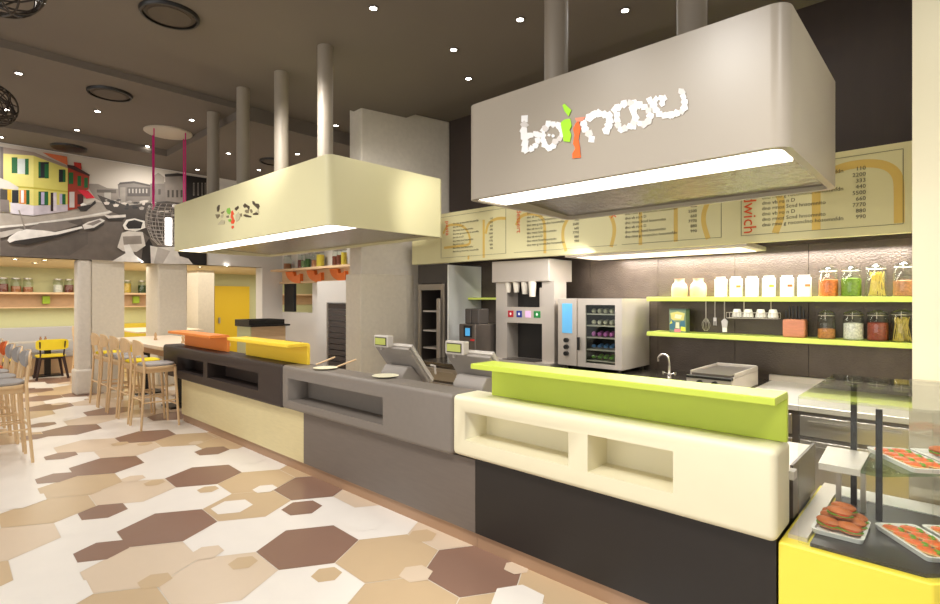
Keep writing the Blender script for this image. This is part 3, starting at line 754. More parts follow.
# ------------------------------------------------------------------ wall shelves and what stands on them
UZ, LZ = 1.615, 1.268
tag(MB().box(-2.29, -.168, 5.1, 5.398, UZ-.042, UZ).build('wall_shelf', LIMES, bevel=.004), 'upper long lime wall shelf carrying vases, cartons and jars', 'shelf')
tag(MB().box(-2.29, -.168, 5.1, 5.398, LZ-.042, LZ).build('wall_shelf', LIMES, bevel=.004), 'lower long lime wall shelf with tin, knife block and jars', 'shelf')
VY = 5.2
VASE = mat('peach_ceramic', (232, 190, 158), .5)
for k, u in enumerate((679.5, 698.2)):
    o = MB().lathe([(0, 0), (.068, 0), (.074, .02), (.076, .08), (.066, .12), (.045, .145), (.043, .165), (.048, .178), (.038, .178), (.034, .15), (0, .02)], 28).build('vase', VASE, smooth=True)
    o.location = (at(u, 290, Y=VY).x, VY, UZ)
    tag(o, ['leftmost peach ceramic vase on the upper lime shelf', 'second peach ceramic vase, next to the white cartons'][k], 'vase', 'peach vases on the upper shelf')
cols = [None, (240, 150, 30), None, (170, 220, 40), (236, 100, 30), (240, 130, 60)]
labs = ['white carton nearest the peach vases on the upper shelf', 'white carton with a yellow-orange tab, second from the vases', 'white carton third from the vases on the upper shelf', 'white carton with a lime green tab on the upper shelf', 'white carton second from the orange-filled jar', 'white carton directly beside the orange-filled jar']
for k, u in enumerate((720.8, 736, 752, 768.8, 787, 804.3)):
    x = at(u, 290, Y=VY).x
    t = thing('carton', labs[k], 'carton', (x, VY, UZ), group='white cartons on the upper shelf')
    MB().box(-.047, .047, -.03, .03, 0, .165).build('box', WHITE, t, bevel=.002)
    MB().box(-.04, .04, -.006, .006, .165, .185).build('folded_top', WHITE, t)
    if k in (1, 3, 4, 5): MB().box(.01, .048, -.0315, -.03, .085, .105).build('coloured_tab', mat('tab_%d' % k, cols[k] or (240, 150, 30), .5), t)
def jar(u, shelf, r, h, fill, col, label, spag=False):
    x = at(u, 300, Y=VY).x
    t = thing('glass_jar', label, 'jar', (x, VY, shelf), group='glass storage jars on the lime shelves')
    hb = h*.8
    MB().lathe([(0, 0), (r*.97, 0), (r, .01), (r, hb*.86), (r*.85, hb), (r*.85, hb+.01)], 28, caps=False).build('jar_body', GLASSJ, t, smooth=True)
    MB().lathe([(r*.9, hb+.012), (r*.98, hb+.018), (r*.98, hb+.028), (r*.6, hb+.04), (r*.28, hb+.05), (r*.3, h), (0, h)], 24).build('jar_lid', GLASSJ, t, smooth=True)
    m = MB()
    m.tube([(r*.9*math.cos(a), r*.9*math.sin(a), hb+.008) for a in [2*PI*q/20 for q in range(20)]], .003, 6, closed=True)
    m.tube([(0, -r*.92, hb-.02), (0, -r*1.05, hb+.01), (0, -r*.8, hb+.035)], .003, 6)
    m.build('wire_clip', STEEL, t, smooth=True)
    mt = mat('content_%d_%d_%d' % col, col, .7, noise=.35, scale=70)
    if spag:
        m = MB(); rr = random.Random(int(u))
        for q in range(46):
            a = rr.uniform(0, 2*PI); b = rr.uniform(0, 2*PI); ra = r*.86*math.sqrt(rr.random()); rb_ = r*.72*math.sqrt(rr.random())
            m.tube([(ra*math.cos(a), ra*math.sin(a), .008), (rb_*math.cos(b), rb_*math.sin(b), hb*(.86+.1*rr.random()))], .0028, 5)
        o = m.build('spaghetti', mat('pasta_yellow', (226, 200, 96), .5), t)
    else:
        o = MB().lathe([(0, .005), (r*.93, .006), (r*.95, .015), (r*.95, hb*fill), (r*.5, hb*fill+.006), (0, hb*fill+.004)], 24).build('contents', mt, t, smooth=True)
    o['kind'] = 'stuff'
    return t
jar(828.4, UZ, .07, .25, .68, (226, 122, 56), 'jar filled with orange lentils on the upper shelf beside the cartons')
jar(851.2, UZ, .07, .25, .72, (124, 156, 44), 'jar filled with green pulses on the upper shelf')
jar(876, UZ, .07, .26, .8, (220, 200, 100), 'jar of loose spaghetti on the upper shelf', True)
jar(904, UZ, .07, .27, .55, (206, 140, 96), 'jar half full of nuts on the upper shelf touching the cream wall')
jar(826.5, LZ, .064, .23, .44, (196, 128, 70), 'narrow jar less than half full of nuts beside the knife block')
jar(853.5, LZ, .07, .235, .7, (232, 228, 220), 'jar filled with white sugar on the lower shelf')
jar(877.7, LZ, .07, .24, .74, (150, 62, 40), 'jar filled with dark red beans on the lower shelf')
jar(902, LZ, .07, .25, .8, (220, 200, 101), 'jar of spaghetti on the lower shelf touching the cream wall', True)
# decorated tin
t = thing('storage_tin', 'patterned square tin in green, yellow and pink on the lower shelf', 'tin', (at(679.5, 320, Y=VY).x, VY, LZ))
MB().box(-.082, .082, -.05, .05, 0, .222).build('body', mat('tin_green', (120, 142, 112), .4, noise=.2, scale=18), t, bevel=.004)
m = MB(); rr = random.Random(2)
tc = [mat('tin_yellow', (214, 206, 120), .5), mat('tin_blue', (60, 110, 130), .5), mat('tin_pink', (226, 130, 150), .5), mat('tin_lemon', (226, 220, 70), .5), mat('tin_cream', (226, 222, 190), .5)]
k = 0
for mi, pts in [(0, [(-.06, .12), (.06, .12), (.07, .19), (0, .205), (-.07, .19)]), (4, [(-.03, .14), (.03, .135), (.045, .17), (-.02, .18)]), (1, [(-.075, .03), (-.03, .02), (-.02, .1), (-.06, .13), (-.078, .1)]), (1, [(.02, .06), (.075, .05), (.07, .12), (.03, .11)]),
                (2, [(-.03, .005), (.03, .005), (.028, .035), (-.03, .035)]), (3, [(.03, .02), (.078, .015), (.076, .055), (.035, .06)]), (4, [(-.02, .045), (.02, .04), (.015, .1), (-.015, .1)]), (3, [(-.078, .08), (-.05, .09), (-.06, .12)])]:
    m.m = mi; k += 1; m.add([(a, -.0505-.0002*k, b) for a, b in pts], [tuple(range(len(pts)))])
m.build('picture_label', tc, t)
MB().box(-.084, .084, -.052, .052, .216, .23).build('lid', mat('tin_lid', (70, 96, 84), .4), t, bevel=.003)
# knife block
t = thing('knife_block', 'reddish wooden knife block with six black handled knives on the lower shelf', 'knife block', (at(795, 320, Y=VY).x, VY, LZ))
MB().box(-.083, .083, -.06, .06, 0, .155).build('block', mat('red_wood', (196, 128, 98), .5, noise=.15, scale=14, stretch=(1, 1, 5)), t, bevel=.015, seg=3)
for q in range(6):
    hh = .08 if q in (0, 5) else .12
    MB().box(-.072+q*.026, -.059+q*.026, -.012, .012, .15, .15+hh).build('knife_handle', BLACK, t, bevel=.003)
# hanging utensils
def hanger(name, label, cat, u, vb):
    p = at(u, 300, Y=VY); zb = at(u, vb, Y=VY).z
    return thing(name, label, cat, (p.x, VY, zb)), UZ-.042-zb
t, h = hanger('whisk', 'balloon whisk hanging under the upper shelf, leftmost of the hanging tools', 'whisk', 706, 331)
MB().tube([(0, 0, .11), (0, 0, h)], .006, 8).build('handle', STEEL, t, smooth=True)
m = MB()
for q in range(5):
    a = PI*q/5
    pts = []
    for k in range(13):
        s = PI*k/12; rad = .036*math.sin(s)**.8*(1 if k <= 6 else 1); z = .055-.055*math.cos(s)
        pts.append((0, 0, 0))
    left = [(.036*math.sin(PI*k/12)*math.cos(a)*(1.0 if k < 8 else .85), .036*math.sin(PI*k/12)*math.sin(a), .06*(1-math.cos(PI*k/12))) for k in range(13)]
    right = [(-x, -y, z) for x, y, z in left]
    m.tube(left[1:], .0016, 5); m.tube(right[1:], .0016, 5)
m.build('wire_loops', STEEL, t)
t, h = hanger('fork', 'small slim steel fork hanging between whisk and brush', 'fork', 715, 325.5)
MB().tube([(0, 0, .07), (0, 0, h)], .005, 8).build('handle', STEEL, t, smooth=True)
m = MB().box(-.013, .013, -.003, .003, .04, .075)
for x in (-.011, 0, .011): m.box(x-.002, x+.002, -.002, .002, 0, .045)
m.build('tines', STEEL, t)
t, h = hanger('pastry_brush', 'flat brush with white tip hanging right of the fork', 'brush', 724.5, 332)
MB().tube([(0, 0, .12), (0, 0, h)], .005, 8).build('handle', STEEL, t, smooth=True)
m = MB().flat([(-.02, 0, .04), (.02, 0, .04), (.028, 0, .1), (.006, 0, .125), (-.006, 0, .125), (-.028, 0, .1)], (0, 1, 0), .012); m.build('ferrule', STEEL, t)
MB().box(-.019, .019, 0, .012, 0, .042).build('bristles', WHITE, t)
zr = at(750, 316, Y=VY).z
t = thing('cup_rail', 'wire rail hanging under the upper shelf holding four upturned cups', 'rail', (at(752, 312, Y=VY).x, VY, zr))
m = MB(); x0 = at(728, 312, Y=VY).x-t.location.x; x1 = at(779, 312, Y=VY).x-t.location.x
for y in (-.05, .05): m.tube([(x0, y, .03), (x1, y, .03)], .003, 6); m.tube([(x0, y, -.02), (x1, y, -.02)], .003, 6)
for q in range(16):
    x = x0+(x1-x0)*q/15; m.tube([(x, -.05, .03), (x, -.05, -.02), (x, .05, -.02), (x, .05, .03)], .002, 5)
m.build('wire_rail', STEEL, t)
for u in (744, 771):
    MB().tube([(at(u, 312, Y=VY).x-t.location.x, 0, .0), (at(u, 312, Y=VY).x-t.location.x, 0, UZ-.042-zr)], .004, 6).build('hook', STEEL, t)
for k, u in enumerate((737, 748.3, 760.7, 773)):
    o = MB().lathe([(0, .06), (.026, .06), (.03, .055), (.043, 0), (.043, -.012), (.038, -.012), (.03, .04), (0, .045)], 20).build('cup', WHITEC, smooth=True)
    o.location = (at(u, 312, Y=VY).x, VY, zr+.002)
    tag(o, ['upturned white cup at the left end of the wire rail', 'upturned white cup second from left on the rail', 'upturned white cup third from left on the rail', 'upturned white cup at the right end of the wire rail'][k], 'cup', 'cups on the hanging wire rail')

# ------------------------------------------------------------------ cash registers
def register(x, y, label, first=None):
    t = thing('cash_register', label, 'cash register', (x, y, .832), group='tills behind the grey counter')
    R = Matrix.Rotation(math.radians(-38), 4, 'X')
    def tb(a0, a1, b0, b1, c0, c1): return MB().box(a0, a1, b0, b1, c0, c1)
    def tilt(mb, piv=(0, 0, .21)):
        pv = Vector(piv)
        for i, p in enumerate(mb.v): mb.v[i] = (R @ p)+pv
        return mb
    R = Matrix.Rotation(math.radians(38), 3, 'X')
    tilt(tb(-.22, .22, -.014, .014, -.19, .19)).build('screen_back', MGREY, t, bevel=.008)
    tilt(tb(-.232, .232, .014, .034, -.2, .2)).build('screen_frame', LGREY, t, bevel=.006)
    tilt(tb(-.226, .226, .036, .05, -.195, .195)).build('screen_bezel', MATS['light_grey_plastic'], t, bevel=.006)
    tilt(tb(-.2, .2, .05, .053, -.17, .17)).build('screen_glass', BLACK, t)
    m = MB().flat([(-.15, -.02, .022), (-.15, -.10, .05), (-.15, -.125, .09), (-.15, -.12, .14), (-.15, -.075, .2), (-.15, -.02, .2), (-.15, .12, .06), (-.15, .14, .022)], (1, 0, 0), .3)
    m.build('stand', MGREY, t, bevel=.012, seg=3)
    MB().box(-.15, .15, -.03, .22, 0, .022).build('base', MGREY, t, bevel=.006)
    d = MB().box(-.19, .0, -.16, -.10, .355, .455).build('customer_display', LGREY, t, bevel=.008)
    MB().box(-.17, -.02, -.164, -.16, .37, .44).build('bezel', DGREY, d)
    MB().box(-.163, -.027, -.167, -.164, .378, .432).build('green_readout', mat('readout', (178, 186, 96), .4), d)
    MB().tube([(-.13, -.12, .33), (-.13, -.13, .37)], .014, 8).build('display_post', LGREY, t)
    MB().tube([(.25, .15, .13), (.262, .13, .2), (.255, .09, .21)], .009, 8).build('card_reader', LGREY, t)
    return t
register(-3.49, 2.93, 'grey tilted till screen with customer readout, left one beside the big pillar')
register(-2.62, 2.93, 'grey tilted till screen with customer readout, right one next to the lime ledge')

# ------------------------------------------------------------------ pastry display case
t = thing('display_case', 'glass pastry display case with yellow front and black stone deck, right foreground', 'display case', (0, 2.9, 0))
PL = [(-.547, 2.49), (-.06, 2.49), (.85, 3.40), (-.547, 3.40)]
MB().prism(PL, .02, .585).build('front_panel', YFRONT, t, world=True, bevel=.008, seg=3)
MB().prism([(-.44, 2.53), (-.08, 2.53), (.62, 3.23), (-.44, 3.23)], .585, .6).build('deck', STONE, t, world=True)
MB().box(-.525, -.455, 2.56, 3.4, .585, .603).build('side_rail', STEELS, t, world=True)
MB().box(-.455, .78, 3.235, 3.4, .585, .603).build('rear_rail', WHITEC, t, world=True)
for (x, y, z0, z1) in ((-.366, 3.15, .6, 1.185), (-.256, 3.0, .6, 1.1)): MB().box(x-.012, x+.012, y-.012, y+.012, z0, z1).build('post', BLACK, t, world=True)
SH = .87
MB().prism([(-.452, 2.775), (-.30, 2.775), (-.30, 3.12), (-.47, 3.12)], SH-.03, SH).build('shelf_end', STEELS, t, world=True, bevel=.002)
MB().prism([(-.299, 2.775), (-.238, 2.765), (.12, 3.12), (-.299, 3.12)], SH-.014, SH).build('glass_shelf', GLASSG, t, world=True)
m = MB().box(-.425, -.405, 3.05, 3.07, .6, SH-.03); m.box(-.33, -.31, 3.05, 3.07, .6, SH-.03); m.build('shelf_leg', STEELS, t, world=True)
MB().box(-.477, -.06, 2.50, 2.508, .6, 1.188).build('front_glass', GLASS, t, world=True)
m = MB().flat([(-.058, 2.50, .6), (-.058, 2.50, 1.188), (.75, 3.308, 1.188), (.75, 3.308, .6)], (-.7071, .7071, 0), .008); m.build('corner_glass', GLASS, t, world=True)
MB().prism([(-.477, 2.50), (-.06, 2.50), (.80, 3.36), (-.477, 3.36)], 1.19, 1.2).build('top_glass', GLASS, t, world=True)
# trays and food
def tray(loc, w_, d_, rz, label):
    t = thing('serving_tray', label, 'tray', loc, rz, 'white trays in the pastry case')
    P0 = rounded(-w_/2, w_/2, -d_/2, d_/2, .02, 4); P1 = rounded(-w_/2+.012, w_/2-.012, -d_/2+.012, d_/2-.012, .014, 4); n = len(P0)
    mb = MB(); sc = .94
    vs = [(p[0]*sc, p[1]*sc, 0) for p in P0]+[(p[0], p[1], .02) for p in P0]+[(p[0], p[1], .02) for p in P1]+[(p[0]*.97, p[1]*.97, .006) for p in P1]
    fs = [tuple(reversed(range(n))), tuple(range(3*n, 4*n))]
    for i in range(n):
        j = (i+1) % n
        for a in range(3): fs.append((a*n+i, a*n+j, (a+1)*n+j, (a+1)*n+i))
    mb.add(vs, fs); mb.build('tray', WHITEC, t, smooth=True)
    return t
BUN = mat('baked_bun', (196, 108, 52), .5, noise=.18, scale=40); LEAF = mat('salad_leaf', (110, 160, 40), .5); TOM = mat('tomato', (206, 60, 30), .4)
PIZ = mat('baked_topping', (232, 110, 44), .45, noise=.25, scale=60); CRUST = mat('crust', (226, 176, 110), .6)
def make_roll(lab):
    t = thing('filled_roll', lab, 'filled roll', (0, 0, 0), group='filled rolls piled on the left tray')
    m = MB().ell((0, 0, .011), .048, .03, .011, 16, 8); m.build('bottom_bun', BUN, t, smooth=True)
    m = MB(); n = 22
    prof = [(.05+.004*math.sin(5*2*PI*k/n), .032+.003*math.cos(7*2*PI*k/n)) for k in range(n)]
    pts = [(a*math.cos(2*PI*k/n), b*math.sin(2*PI*k/n)) for k, (a, b) in enumerate(prof)]
    m.prism(pts, .015, .019); m.build('salad', LEAF, t)
    m = MB().ell((.015, -.012, .021), .028, .02, .004, 12, 6).ell((-.02, .01, .021), .024, .02, .004, 12, 6); m.build('tomato_slice', TOM, t, smooth=True)
    MB().ell((0, 0, .028), .049, .032, .017, 18, 8).build('top_bun', BUN, t, smooth=True)
    return t
r0 = make_roll('filled roll at the front right of the pile on the left tray')
c1 = Vector((-.366, 2.765, .602)); r0.location = c1+Vector((.035, -.06, .012)); r0.rotation_euler = (0, 0, -.3)
tray(c1, .185, .26, 0, 'white tray heaped with filled rolls at the left of the case deck')
spots = [((-.04, -.05, .012), -.5, 'filled roll at the front left of the pile'), ((.042, .02, .012), -.5, 'filled roll at the middle right of the pile'), ((-.035, .03, .012), -.2, 'filled roll at the middle left of the pile, partly covered'),
         ((.04, .085, .012), -.4, 'filled roll at the back right of the pile'), ((-.035, .09, .012), .2, 'filled roll at the back left of the pile'), ((-.005, -.01, .052), -.3, 'filled roll on top at the front of the pile'), ((.0, .06, .052), -.2, 'filled roll on top at the back of the pile')]
for p, a, l in spots: dup(r0, c1+Vector(p), a, l)
def make_slice():
    t = thing('topped_baguette', 'x', 'topped bread', (0, 0, 0), group='topped baguette halves on white trays')
    MB().ell((0, 0, .009), .046, .027, .009, 16, 6).build('bread', CRUST, t, smooth=True)
    MB().ell((0, 0, .014), .043, .025, .009, 16, 6).build('topping', PIZ, t, smooth=True)
    m = MB().ell((.022, .0, .021), .013, .010, .004, 8, 4).ell((.032, -.011, .018), .009, .008, .004, 8, 4).ell((-.022, .01, .020), .008, .005, .003, 8, 4); m.build('herb_leaf', LEAF, t, smooth=True)
    return t
s0 = make_slice(); used = [False]
def fill(c, rz, nx, ny, dx, dy, where):
    Rm = Matrix.Rotation(rz, 3, 'Z')
    on = ['front', 'second', 'third', 'fourth', 'fifth']
    for i in range(nx):
        for j in range(ny):
            p = Vector(c)+Rm @ Vector(((i-(nx-1)/2)*dx, (j-(ny-1)/2)*dy, .007))
            lab = 'orange topped baguette half, %s row, %s across, on %s' % (['left', 'right', 'far right'][j], ['nearest glass', 'second', 'third', 'fourth', 'fifth'][nx-1-i], where)
            if not used[0]: s0.location = p; s0.rotation_euler = (0, 0, -.35+.15*((i*3+j) % 3)); s0['label'] = lab; used[0] = True
            else: dup(s0, p, -.35+.15*((i*3+j) % 3), lab)
rz = math.atan2(-.258, .192)
ax = Vector((math.cos(rz), math.sin(rz), 0)); ay = Vector((-math.sin(rz), math.cos(rz), 0))
c2 = Vector((-.279, 2.892, .602))+ax*.17+ay*.09
tray(c2, .32, .17, rz, 'white tray of topped baguettes on the case deck, right of the rolls'); fill(c2, rz, 4, 2, .066, .07, 'the middle deck tray')
c3 = c2+ay*.19+ax*.0
tray(c3, .32, .17, rz, 'white tray of topped baguettes at the right edge of the deck'); fill(c3, rz, 4, 2, .066, .07, 'the right deck tray')
q0 = at(864, 446.5, z=SH+.02); q1 = at(912, 469, z=SH+.02); v = (q1-q0); v.z = 0
L = v.length; rz = math.atan2(v.y, v.x); ax = v.normalized(); ay = Vector((-ax.y, ax.x, 0))
c4 = q0+ax*L/2+ay*.09; c4.z = SH+.001
tray(c4, L, .17, rz, 'white tray of topped baguettes on the glass shelf'); fill(c4, rz, 4, 2, L/4.9, .07, 'the glass shelf tray')
c5 = c4+ay*.185; r5 = tray(c5, L, .17, rz, 'white tray of filled rolls on the glass shelf at the right edge')
for k in range(3): dup(r0, c5+ax*(-.08+.08*k)+Vector((0, 0, .01)), -.3, ['filled roll on the shelf tray, furthest left', 'filled roll in the middle of the shelf tray', 'filled roll on the shelf tray, nearest the glass'][k], 'filled rolls on the shelf tray')

# ------------------------------------------------------------------ seating
def sup(a, b, e, n):
    out = []
    for k in range(n):
        t_ = 2*PI*k/n; c, s = math.cos(t_), math.sin(t_)
        out.append((a*math.copysign(abs(c)**(2/e), c), b*math.copysign(abs(s)**(2/e), s)))
    return out
def curved_plate(w_, h, th, yc, zc, bend, e=3.0, n=28, off=0.0):
    m = MB(); P = sup(w_/2, h/2, e, n)
    rings = [.0, .5, .85, 1.0]
    f = [[Vector((x*r, yc+off-bend*(1-(x*r/(w_/2))**2), zc+z*r)) for x, z in P] for r in rings[1:]]
    bk = [[p+Vector((0, th, 0)) for p in ring] for ring in f]
    cf = Vector((0, yc+off-bend, zc))
    vs = [cf]+[p for r in f for p in r]+[cf+Vector((0, th, 0))]+[p for r in bk for p in r]
    o2 = 1+3*n; fs = []
    for k in range(n):
        k2 = (k+1) % n
        fs += [(0, 1+k2, 1+k), (o2, o2+1+k, o2+1+k2)]
        for r in range(2):
            fs += [(1+r*n+k, 1+r*n+k2, 1+(r+1)*n+k2, 1+(r+1)*n+k), (o2+1+r*n+k2, o2+1+r*n+k, o2+1+(r+1)*n+k, o2+1+(r+1)*n+k2)]
        fs.append((1+2*n+k, 1+2*n+k2, o2+1+2*n+k2, o2+1+2*n+k))
    return m.add(vs, fs)
def make_stool(label, cushion, pad=None, group=None):
    t = thing('bar_stool', label, 'bar stool', (0, 0, 0), group=group)
    MB().prism(sup(.215, .2, 3.5, 32), .735, .765).build('seat', BEECH, t, bevel=.006)
    MB().prism(sup(.2, .185, 3.2, 32), .766, .795).build('cushion', cushion, t, bevel=.01, seg=3, smooth=False)
    for s in (-1, 1):
        MB().tube([(s*.205, .2, 0), (s*.165, .165, .74)], .013, 10, r2=.019).build('leg', BEECH, t, smooth=True)
        MB().tube([(s*.215, -.225, 0), (s*.19, -.19, .5), (s*.18, -.18, .77), (s*.155, -.215, 1.04)], .0135, 10, r2=.0165).build('leg', BEECH, t, smooth=True)
        MB().tube([(s*.192, .19, .33), (s*.203, -.2, .33)], .0095, 8).build('side_stretcher', BEECH, t, smooth=True)
    MB().tube([(-.19, .185, .27), (.19, .185, .27)], .011, 8).build('footrest', BEECH, t, smooth=True)
    MB().tube([(-.2, -.2, .36), (.2, -.2, .36)], .009, 8).build('rear_stretcher', BEECH, t, smooth=True)
    m = MB().box(-.165, .165, .145, .165, .685, .735); m.box(-.165, .165, -.175, -.155, .685, .735); m.box(-.175, -.155, -.155, .145, .685, .735); m.box(.155, .175, -.155, .145, .685, .735)
    m.build('seat_frame', BEECH, t)
    curved_plate(.40, .19, .014, -.205, .995, .035, 2.8).build('backrest', BEECH, t, smooth=True)
    if pad: curved_plate(.37, .17, .02, -.205, .995, .035, 2.8, off=.0145).build('back_pad', pad, t, smooth=True)
    return t
G1 = 'beech bar stools at the tall table'
kinds = {'g': make_stool('beech bar stool with grey cushion at the tall table, nearest the dark counter', FGREY, None, G1)}
kinds['g'].location = (-7.42, 2.2, 0)
kinds['y'] = make_stool('beech bar stool with yellow cushion at the tall table, second from the dark counter', FYEL, None, G1); kinds['y'].location = (-7.95, 2.2, 0)
for k, (x, c) in enumerate(((-8.48, 'g'), (-9.0, 'g'), (-9.5, 'y'))):
    dup(kinds[c], (x, 2.2, 0), 0, ['beech bar stool with grey cushion, middle of the row of five', 'beech bar stool with grey cushion, second from the mural pillar', 'beech bar stool with yellow cushion right beside the mural pillar'][k])
G2 = 'padded beech bar stools at the left edge'
lg0 = make_stool('beech bar stool with grey padded back, nearest of the row at the left edge', FGREY, FGREY, G2); lg0.location = (-6.83, .66, 0); lg0.rotation_euler = (0, 0, PI)
lo = make_stool('beech bar stool with orange padded back and seat in the row at the left edge', FORA, FORA, G2); lo.location = (-8.41, .66, 0); lo.rotation_euler = (0, 0, PI)
for k, x in enumerate((-7.36, -7.89, -8.94, -9.47, -10.0)):
    dup(lg0, (x, .66, 0), PI, ['grey padded beech bar stool, second in the row at the left edge', 'grey padded beech bar stool, just in front of the orange one', 'grey padded beech bar stool, just behind the orange one', 'grey padded beech bar stool, second last in the left row', 'grey padded beech bar stool, farthest of the row at the left edge'][k])
dup(kinds['g'], (-12.0, 2.42, 0), 0, 'beech bar stool standing behind the mural pillar beside the yellow chair', 'stools near the mural pillar')
# tall table
t = thing('bar_table', 'long pale tall table behind the row of five stools', 'table', (-9.3, 2.85, 0))
MB().box(-10.6, -8.06, 2.46, 3.4, .88, .93).build('table_top', mat('bleached_wood', (236, 216, 190), .5, noise=.03, scale=6), t, world=True, bevel=.006)
MB().box(-10.4, -8.3, 2.72, 2.78, .72, .88).build('apron', TANP, t, world=True)
for x in (-10.1, -8.5): 
    MB().box(x-.05, x+.05, 2.79, 2.89, .03, .88).build('leg', BLACK, t, world=True); MB().box(x-.2, x+.2, 2.65, 3.05, 0, .03).build('foot_plate', BLACK, t, world=True)
for k, (u, v) in enumerate(((155.5, 340), (183, 343))):
    p = at(u, v, z=.931)
    o = MB().lathe([(0, 0), (.024, 0), (.026, .02), (.014, .04), (.02, .07), (.022, .09), (.012, .1), (.016, .115), (0, .125)], 16).build('pepper_mill', mat('mill_wood', (206, 170, 126), .5), smooth=True); o.location = p
    tag(o, ['small wooden mill on the tall table behind the stools', 'small wooden mill on the tall table behind the orange ledge'][k], 'pepper mill')
t = thing('dining_table', 'pale table with yellow bench beyond the mural pillar', 'table', (-12.6, 4.0, 0))
MB().box(-13.3, -11.5, 3.1, 4.3, .93, .96).build('table_top', MATS['bleached_wood'], t, world=True, bevel=.005)
MB().box(-12.5, -12.3, 3.6, 3.8, 0, .93).build('leg', BLACK, t, world=True)
tag(MB().box(-14.28, -13.9, 3.0, 4.6, 0, 1.02).build('high_bench', mat('yellow_bench', (222, 196, 60), .7)), 'yellow high bench against the far wall beyond the mural pillar', 'bench')

def make_chair(label, m, group):
    t = thing('dining_chair', label, 'chair', (0, 0, 0), group=group)
    MB().prism(sup(.235, .22, 4, 32), .44, .475).build('seat', m, t, bevel=.008)
    for s in (-1, 1):
        MB().tube([(s*.23, .2, 0), (s*.17, .17, .44)], .02, 8, r2=.03).build('leg', DWOOD, t, smooth=True)
        MB().tube([(s*.25, -.24, 0), (s*.18, -.17, .44)], .02, 8, r2=.03).build('leg', DWOOD, t, smooth=True)
        MB().tube([(s*.18, -.18, .42), (s*.2, -.24, .75)], .015, 8, r2=.012).build('back_post', DWOOD, t, smooth=True)
    MB().box(-.18, .18, -.18, .18, .4, .44).build('seat_frame', DWOOD, t)
    curved_plate(.52, .21, .018, -.205, .69, .05, 5).build('backrest', m, t, smooth=True)
    return t
c0 = make_chair('yellow dining chair with dark splayed legs facing the grey bench', CHY, 'yellow chairs by the far bench'); c0.location = (-13.35, 2.06, 0); c0.rotation_euler = (0, 0, PI/2)
dup(c0, (-13.0, 1.2, 0), 0.3, 'yellow dining chair partly hidden behind the left row of stools')
t = thing('dining_table', 'small pale table on a black pedestal between yellow chair and bench', 'table', (-13.75, 2.1, 0))
MB().box(-13.94, -13.62, .9, 2.5, .70, .73).build('table_top', mat('grey_laminate', (196, 190, 184), .5), t, world=True)
MB().box(-13.84, -13.74, 2.03, 2.13, .03, .70).build('pedestal', BLACK, t, world=True); MB().box(-13.94, -13.62, 1.85, 2.3, 0, .03).build('foot_plate', BLACK, t, world=True)
for k, y in enumerate((1.95, 2.03)):
    o = MB().lathe([(0, 0), (.02, 0), (.022, .05), (.012, .07), (.016, .085), (0, .09)], 12).build('shaker', mat('shaker_wood', (150, 110, 80), .5), smooth=True); o.location = (-13.8, y+.02, .731)
    tag(o, ['left wooden shaker on the table behind the yellow chair', 'right wooden shaker on the table behind the yellow chair'][k], 'shaker')
t = thing('wall_bench', 'long grey upholstered bench with a tan base along the far wall', 'bench', (-14, .5, 0))
MB().box(-14.29, -14.18, -3, 2.95, .45, 1.0).build('backrest', BENCH, t, world=True, bevel=.02, seg=3)
MB().box(-14.18, -13.95, -3, 2.95, .36, .48).build('seat', BENCH, t, world=True, bevel=.03, seg=3)
MB().box(-14.28, -13.98, -3, 2.95, 0, .36).build('base', TANP, t, world=True)
# far shelf with jars
t = thing('long_wall_shelf', 'long pale wood shelf with a tan backboard high on the far wall', 'shelf', (-14.2, 1.5, 1.4))
MB().box(-14.3, -14.0, -3, 4.6, 1.69, 1.73).build('shelf_board', TANW, t, world=True)
MB().box(-14.3, -14.27, -3, 4.6, 1.42, 1.69).build('backboard', TANP, t, world=True)
MB().box(-14.3, -14.1, -3, 4.6, 1.40, 1.42).build('lower_lip', TANW, t, world=True)
t = thing('long_wall_shelf', 'pale wood shelf on the far wall seen through the hatch', 'shelf', (-14.2, 8, 1.4))
MB().box(-14.3, -14.0, 7.0, 9.55, 1.69, 1.73).build('shelf_board', TANW, t, world=True); MB().box(-14.3, -14.27, 7.0, 9.55, 1.42, 1.69).build('backboard', TANP, t, world=True)
def small_jar(loc, col, fill, label, group, r=.075, h=.24):
    t = thing('glass_jar', label, 'jar', loc, group=group)
    MB().lathe([(0, 0), (r, .0), (r, h*.78), (r*.85, h*.88), (r*.85, h)], 18).build('jar_body', GLASSJ, t, smooth=True)
    o = MB().lathe([(0, .004), (r*.94, .004), (r*.94, h*fill), (0, h*fill)], 18).build('contents', mat('jc_%d_%d_%d' % col, col, .7, noise=.2, scale=40), t, smooth=True); o['kind'] = 'stuff'
    MB().lathe([(0, h), (r*.9, h), (r*.9, h+.02), (0, h+.025)], 18).build('jar_lid', STEEL, t, smooth=True)
FJ = [(3, (120, 50, 26), .62, 'jar with dark red contents, first on the far shelf at the left edge'), (16, (176, 112, 66), .45, 'jar with tan contents between two others on the far shelf'), (28, (176, 110, 70), .4, 'jar less full of tan contents, third on the far shelf'),
      (58, (226, 222, 214), .6, 'jar with white contents on the far shelf left of the pillar'), (69, (120, 50, 28), .6, 'jar with dark red contents beside the mural pillar'), (127, (216, 180, 60), .8, 'jar of yellow pasta on the far shelf between pillars'), (142, (50, 74, 26), .65, 'jar with dark green contents on the far shelf between pillars')]
for u, c, f, l in FJ: small_jar((-14.13, at(u, 292, X=-14.13).y, 1.731), c, f, l, 'jars on the far wall shelf', .085, .27)
